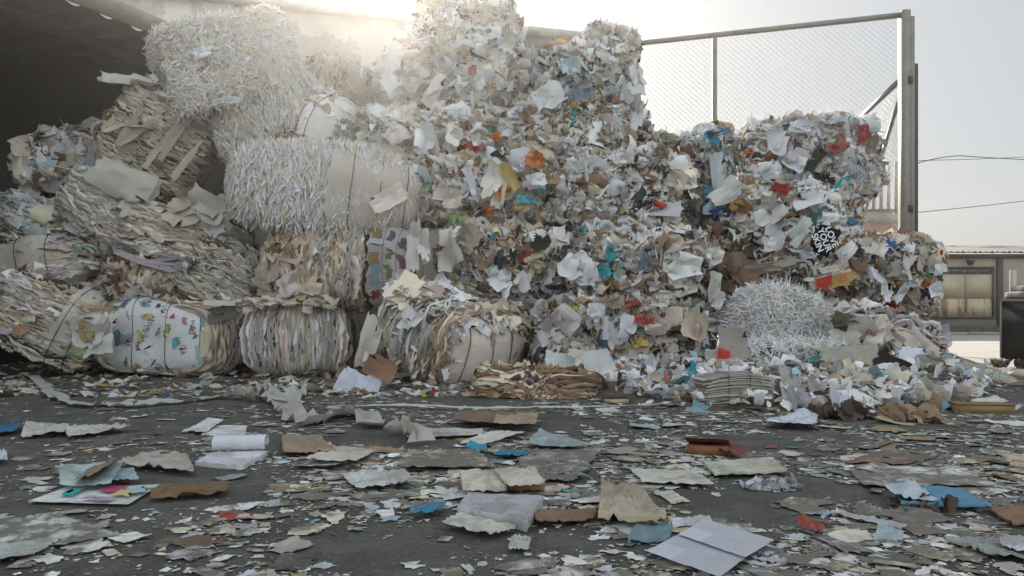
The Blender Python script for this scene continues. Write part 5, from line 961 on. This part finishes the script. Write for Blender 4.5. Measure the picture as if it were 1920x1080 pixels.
def scatter(n, box, smin, smax, pl, seed, flat=.12, m=5, use_d=True, printed=.3, gmin=None, cr=.12):
    r = np.random.default_rng(seed); out = []
    while len(out) < n:
        px, py = r.uniform(box[0], box[2]), box[1] + (box[3] - box[1]) * r.random()
        if use_d and r.random() > dens(px, py) / 1.9: continue
        g = G(px, py); X, Y = g[0], g[1]
        if clump > 0:
            q = math.sin(X * 1.9 + 1.3 * math.sin(Y * 1.1)) * math.sin(Y * 2.3 + .9 * math.sin(X * 1.7)) + .35 * math.sin(X * 5.1 + Y * 4.3)
            if q < r.normal(clump - .35, .3): continue
        out.append((X, Y, bank_h(X, Y)))
    c = np.array(out); s0 = np.exp(r.uniform(np.log(smin), np.log(smax), n)); size = np.stack([s0, s0 * r.uniform(.35, 1, n)], 1)
    nr = np.array([0, 0, 1.]) + r.normal(0, flat, (n, 3)) * (1 + 3.5 * (c[:, 2:] > .03)); c[:, 2] += s0 * .05 * 1.0 + r.uniform(.002, .03, n) * (c[:, 2] > .03) * 3 + .004
    return r, c, frames(r, nr), size, pick(r, pl, n, .12, printed)
clump = 0
GP = pal(2.6, 2.8, .8, .6, 1.6, .1, .10, .4); SP = pal(9, 2, .8, .6, .8, .4, .2, .5)
# very small bits, past counting
clump = .2
r, c, fr, size, cc = scatter(22000, (-60, 715, 1980, 1120), .006, .04, GP, 11, .12)
g = sheet_grids(r, c, fr, size, 3, .15, .3, .5, 1); g[..., 2] = np.maximum(g[..., 2], .003); tag(Acc().grid(g, cc * np.array([.75, .75, .72, 1])).build('paper_scraps', M['dirty']), 'tiny torn scraps of paper strewn over the whole yard', 'scraps', kind='stuff')
r, c, fr, size, cc = scatter(1500, (-60, 725, 1980, 1120), .05, .19, GP, 12, .03)
g = sheet_grids(r, c, fr, size, 9, .02, .03, .42, 3); g[..., 2] = np.maximum(g[..., 2] - .002, .003); tag(Acc().grid(g, cc * np.array([.75, .75, .72, 1])).build('trodden_paper', M['mired']), 'trodden torn pieces of dirty paper matted into the dark ground', 'paper', kind='stuff')
r, c, fr, size, cc = scatter(3600, (-60, 730, 1980, 1110), .018, .12, pal(5, 2.4, .3, .2, 1, 0, .04, .5), 15, .05)
g = sheet_grids(r, c, fr, size, 5, .08, .08, .6, 3); g[..., 2] = np.maximum(g[..., 2] - .002, .004); tag(Acc().grid(g, cc * np.array([.9, .9, .88, 1])).build('torn_paper', M['dirty']), 'small torn pieces of thin white paper littering the yard, thickest toward the heap', 'paper', kind='stuff')
clump = 0
r, c, fr, size, cc = scatter(2600, (1000, 640, 1930, 790), .06, .28, SP, 13, .25, use_d=False)
k_ = (bank_h(c[:, 0], c[:, 1]) > .015) & (c[:, 1] < np.interp(960 + F * c[:, 0] / c[:, 1], [1000, 1740, 1790, 1930], [14, 13, 11.2, 11.2])); g = sheet_grids(r, c, fr, size, 5, .3, .5, .3, 3)[k_]; g[..., 2] = np.maximum(g[..., 2], .003); tag(Acc().grid(g, cc[k_]).build('spilled_paper', M['paper']), 'mass of spilled white papers banked against the right half of the heap', 'paper', kind='stuff')
r, c, fr, size, cc = scatter(1500, (-20, 680, 1060, 745), .05, .22, pal(2, 2.4, 1.6, 1.8, 1, .6, .2), 14, .2, use_d=False)
g = sheet_grids(r, c, fr, size, 5, .3, .5, .3, 3); g[..., 2] = np.maximum(g[..., 2], .003); tag(Acc().grid(g, cc * np.array([.8, .8, .8, 1])).build('spilled_paper', M['paper']), 'thin litter of brown and cream scraps along the foot of the left bales', 'paper', kind='stuff')
# loose sheets one can count
KINDS = [(70, (1020, 690, 1920, 800), .16, .36, pal(6, 1, .3, 0, .5, 0, 0, .5), 'loose white sheet lying on the spill of papers at the right foot of the heap', 'white sheets on the right spill', .2),
         (60, (560, 790, 1940, 1060), .14, .34, pal(2.4, 3, .8, .2, 1.2, 0, 0, .5), 'dirty pale sheet lying flat on the open dark yard', 'pale sheets flat on the yard', .05),
         (22, (0, 770, 560, 1060), .08, .22, pal(3, 3, .5, .1, 1, 0, 0, .4), 'small pale torn sheet on the bare left side of the yard', 'small sheets on the left of the yard', .06),
         (18, (700, 770, 1900, 960), .14, .30, P((.30, .19, .11, 1), (.22, .14, .09, 1), (.36, .26, .17, 1)), 'flattened brown cardboard piece lying on the yard', 'cardboard pieces on the yard', .05),
         (14, (760, 820, 1900, 990), .06, .16, P((.05, .22, .33, 1), (.10, .30, .34, 1), (.32, .08, .06, 1)), 'small blue or red coloured scrap lying on the yard', 'coloured scraps on the yard', .08)]
for q, (n_, bx, a0, a1, pl, lb_, gp, fl) in enumerate(KINDS):
    clump = .2 if q in (1, 3) else 0
    r, c, fr, size, cc = scatter(n_, bx, a0, a1, pl, 40 + q, fl, use_d=q != 2, printed=.4)
    g = sheet_grids(r, c * 0, fr, size, 9, .12 if q == 0 else .06, .1, .32, 4)
    for i in range(n_):
        gi = g[i] + np.array([0, 0, c[i, 2]]); gi[..., 2] = np.maximum(gi[..., 2], .004 + .002 * (i % 4))
        o = Acc().grid(gi, cc[i] * np.array([.85, .85, .82, 1])).build('loose_sheet' if q < 3 else ('cardboard_piece' if q == 3 else 'coloured_scrap'), M['paper' if q == 0 else 'dirty']); o.location = (c[i, 0], c[i, 1], 0)
        if q in (1, 3) and i % 2: o.data.materials[0] = M['mired']
        tag(o, lb_, ['sheet', 'sheet', 'sheet', 'cardboard', 'scrap'][q], gp)

# shreds fallen from the bluish white bale
r = np.random.default_rng(71); a = Acc(); g_strips(a, r, np.array([.95, .5, .22]), 2.5, lump(r), PSW, 1300, .008, .015, .12, .34, .2, .8, .8, .9)
o = a.build('fallen_strips', M['shred']); o.location = (3.75, 11.0, .42); tag(o, 'tangle of white shredded strips fallen below the bluish white bale', 'strips', kind='stuff')
HAZE = .0013
if HAZE:
    a = Acc(); a.box((-79, -29, -1), (79, 99, 14)); hz = a.build('haze', None, None) if False else None
    m, t, b = mat('dusty_air'); t.nodes.remove(b); pv = t.nodes.new('ShaderNodeVolumePrincipled'); pv.inputs['Density'].default_value = HAZE; pv.inputs['Anisotropy'].default_value = .84; pv.inputs['Color'].default_value = (.96, .92, .87, 1)
    t.links.new(pv.outputs[0], t.nodes['Material Output'].inputs['Volume']); tag(a.build('haze', m), 'thin pale dusty air lit by the low sun over the yard', 'haze', kind='stuff')
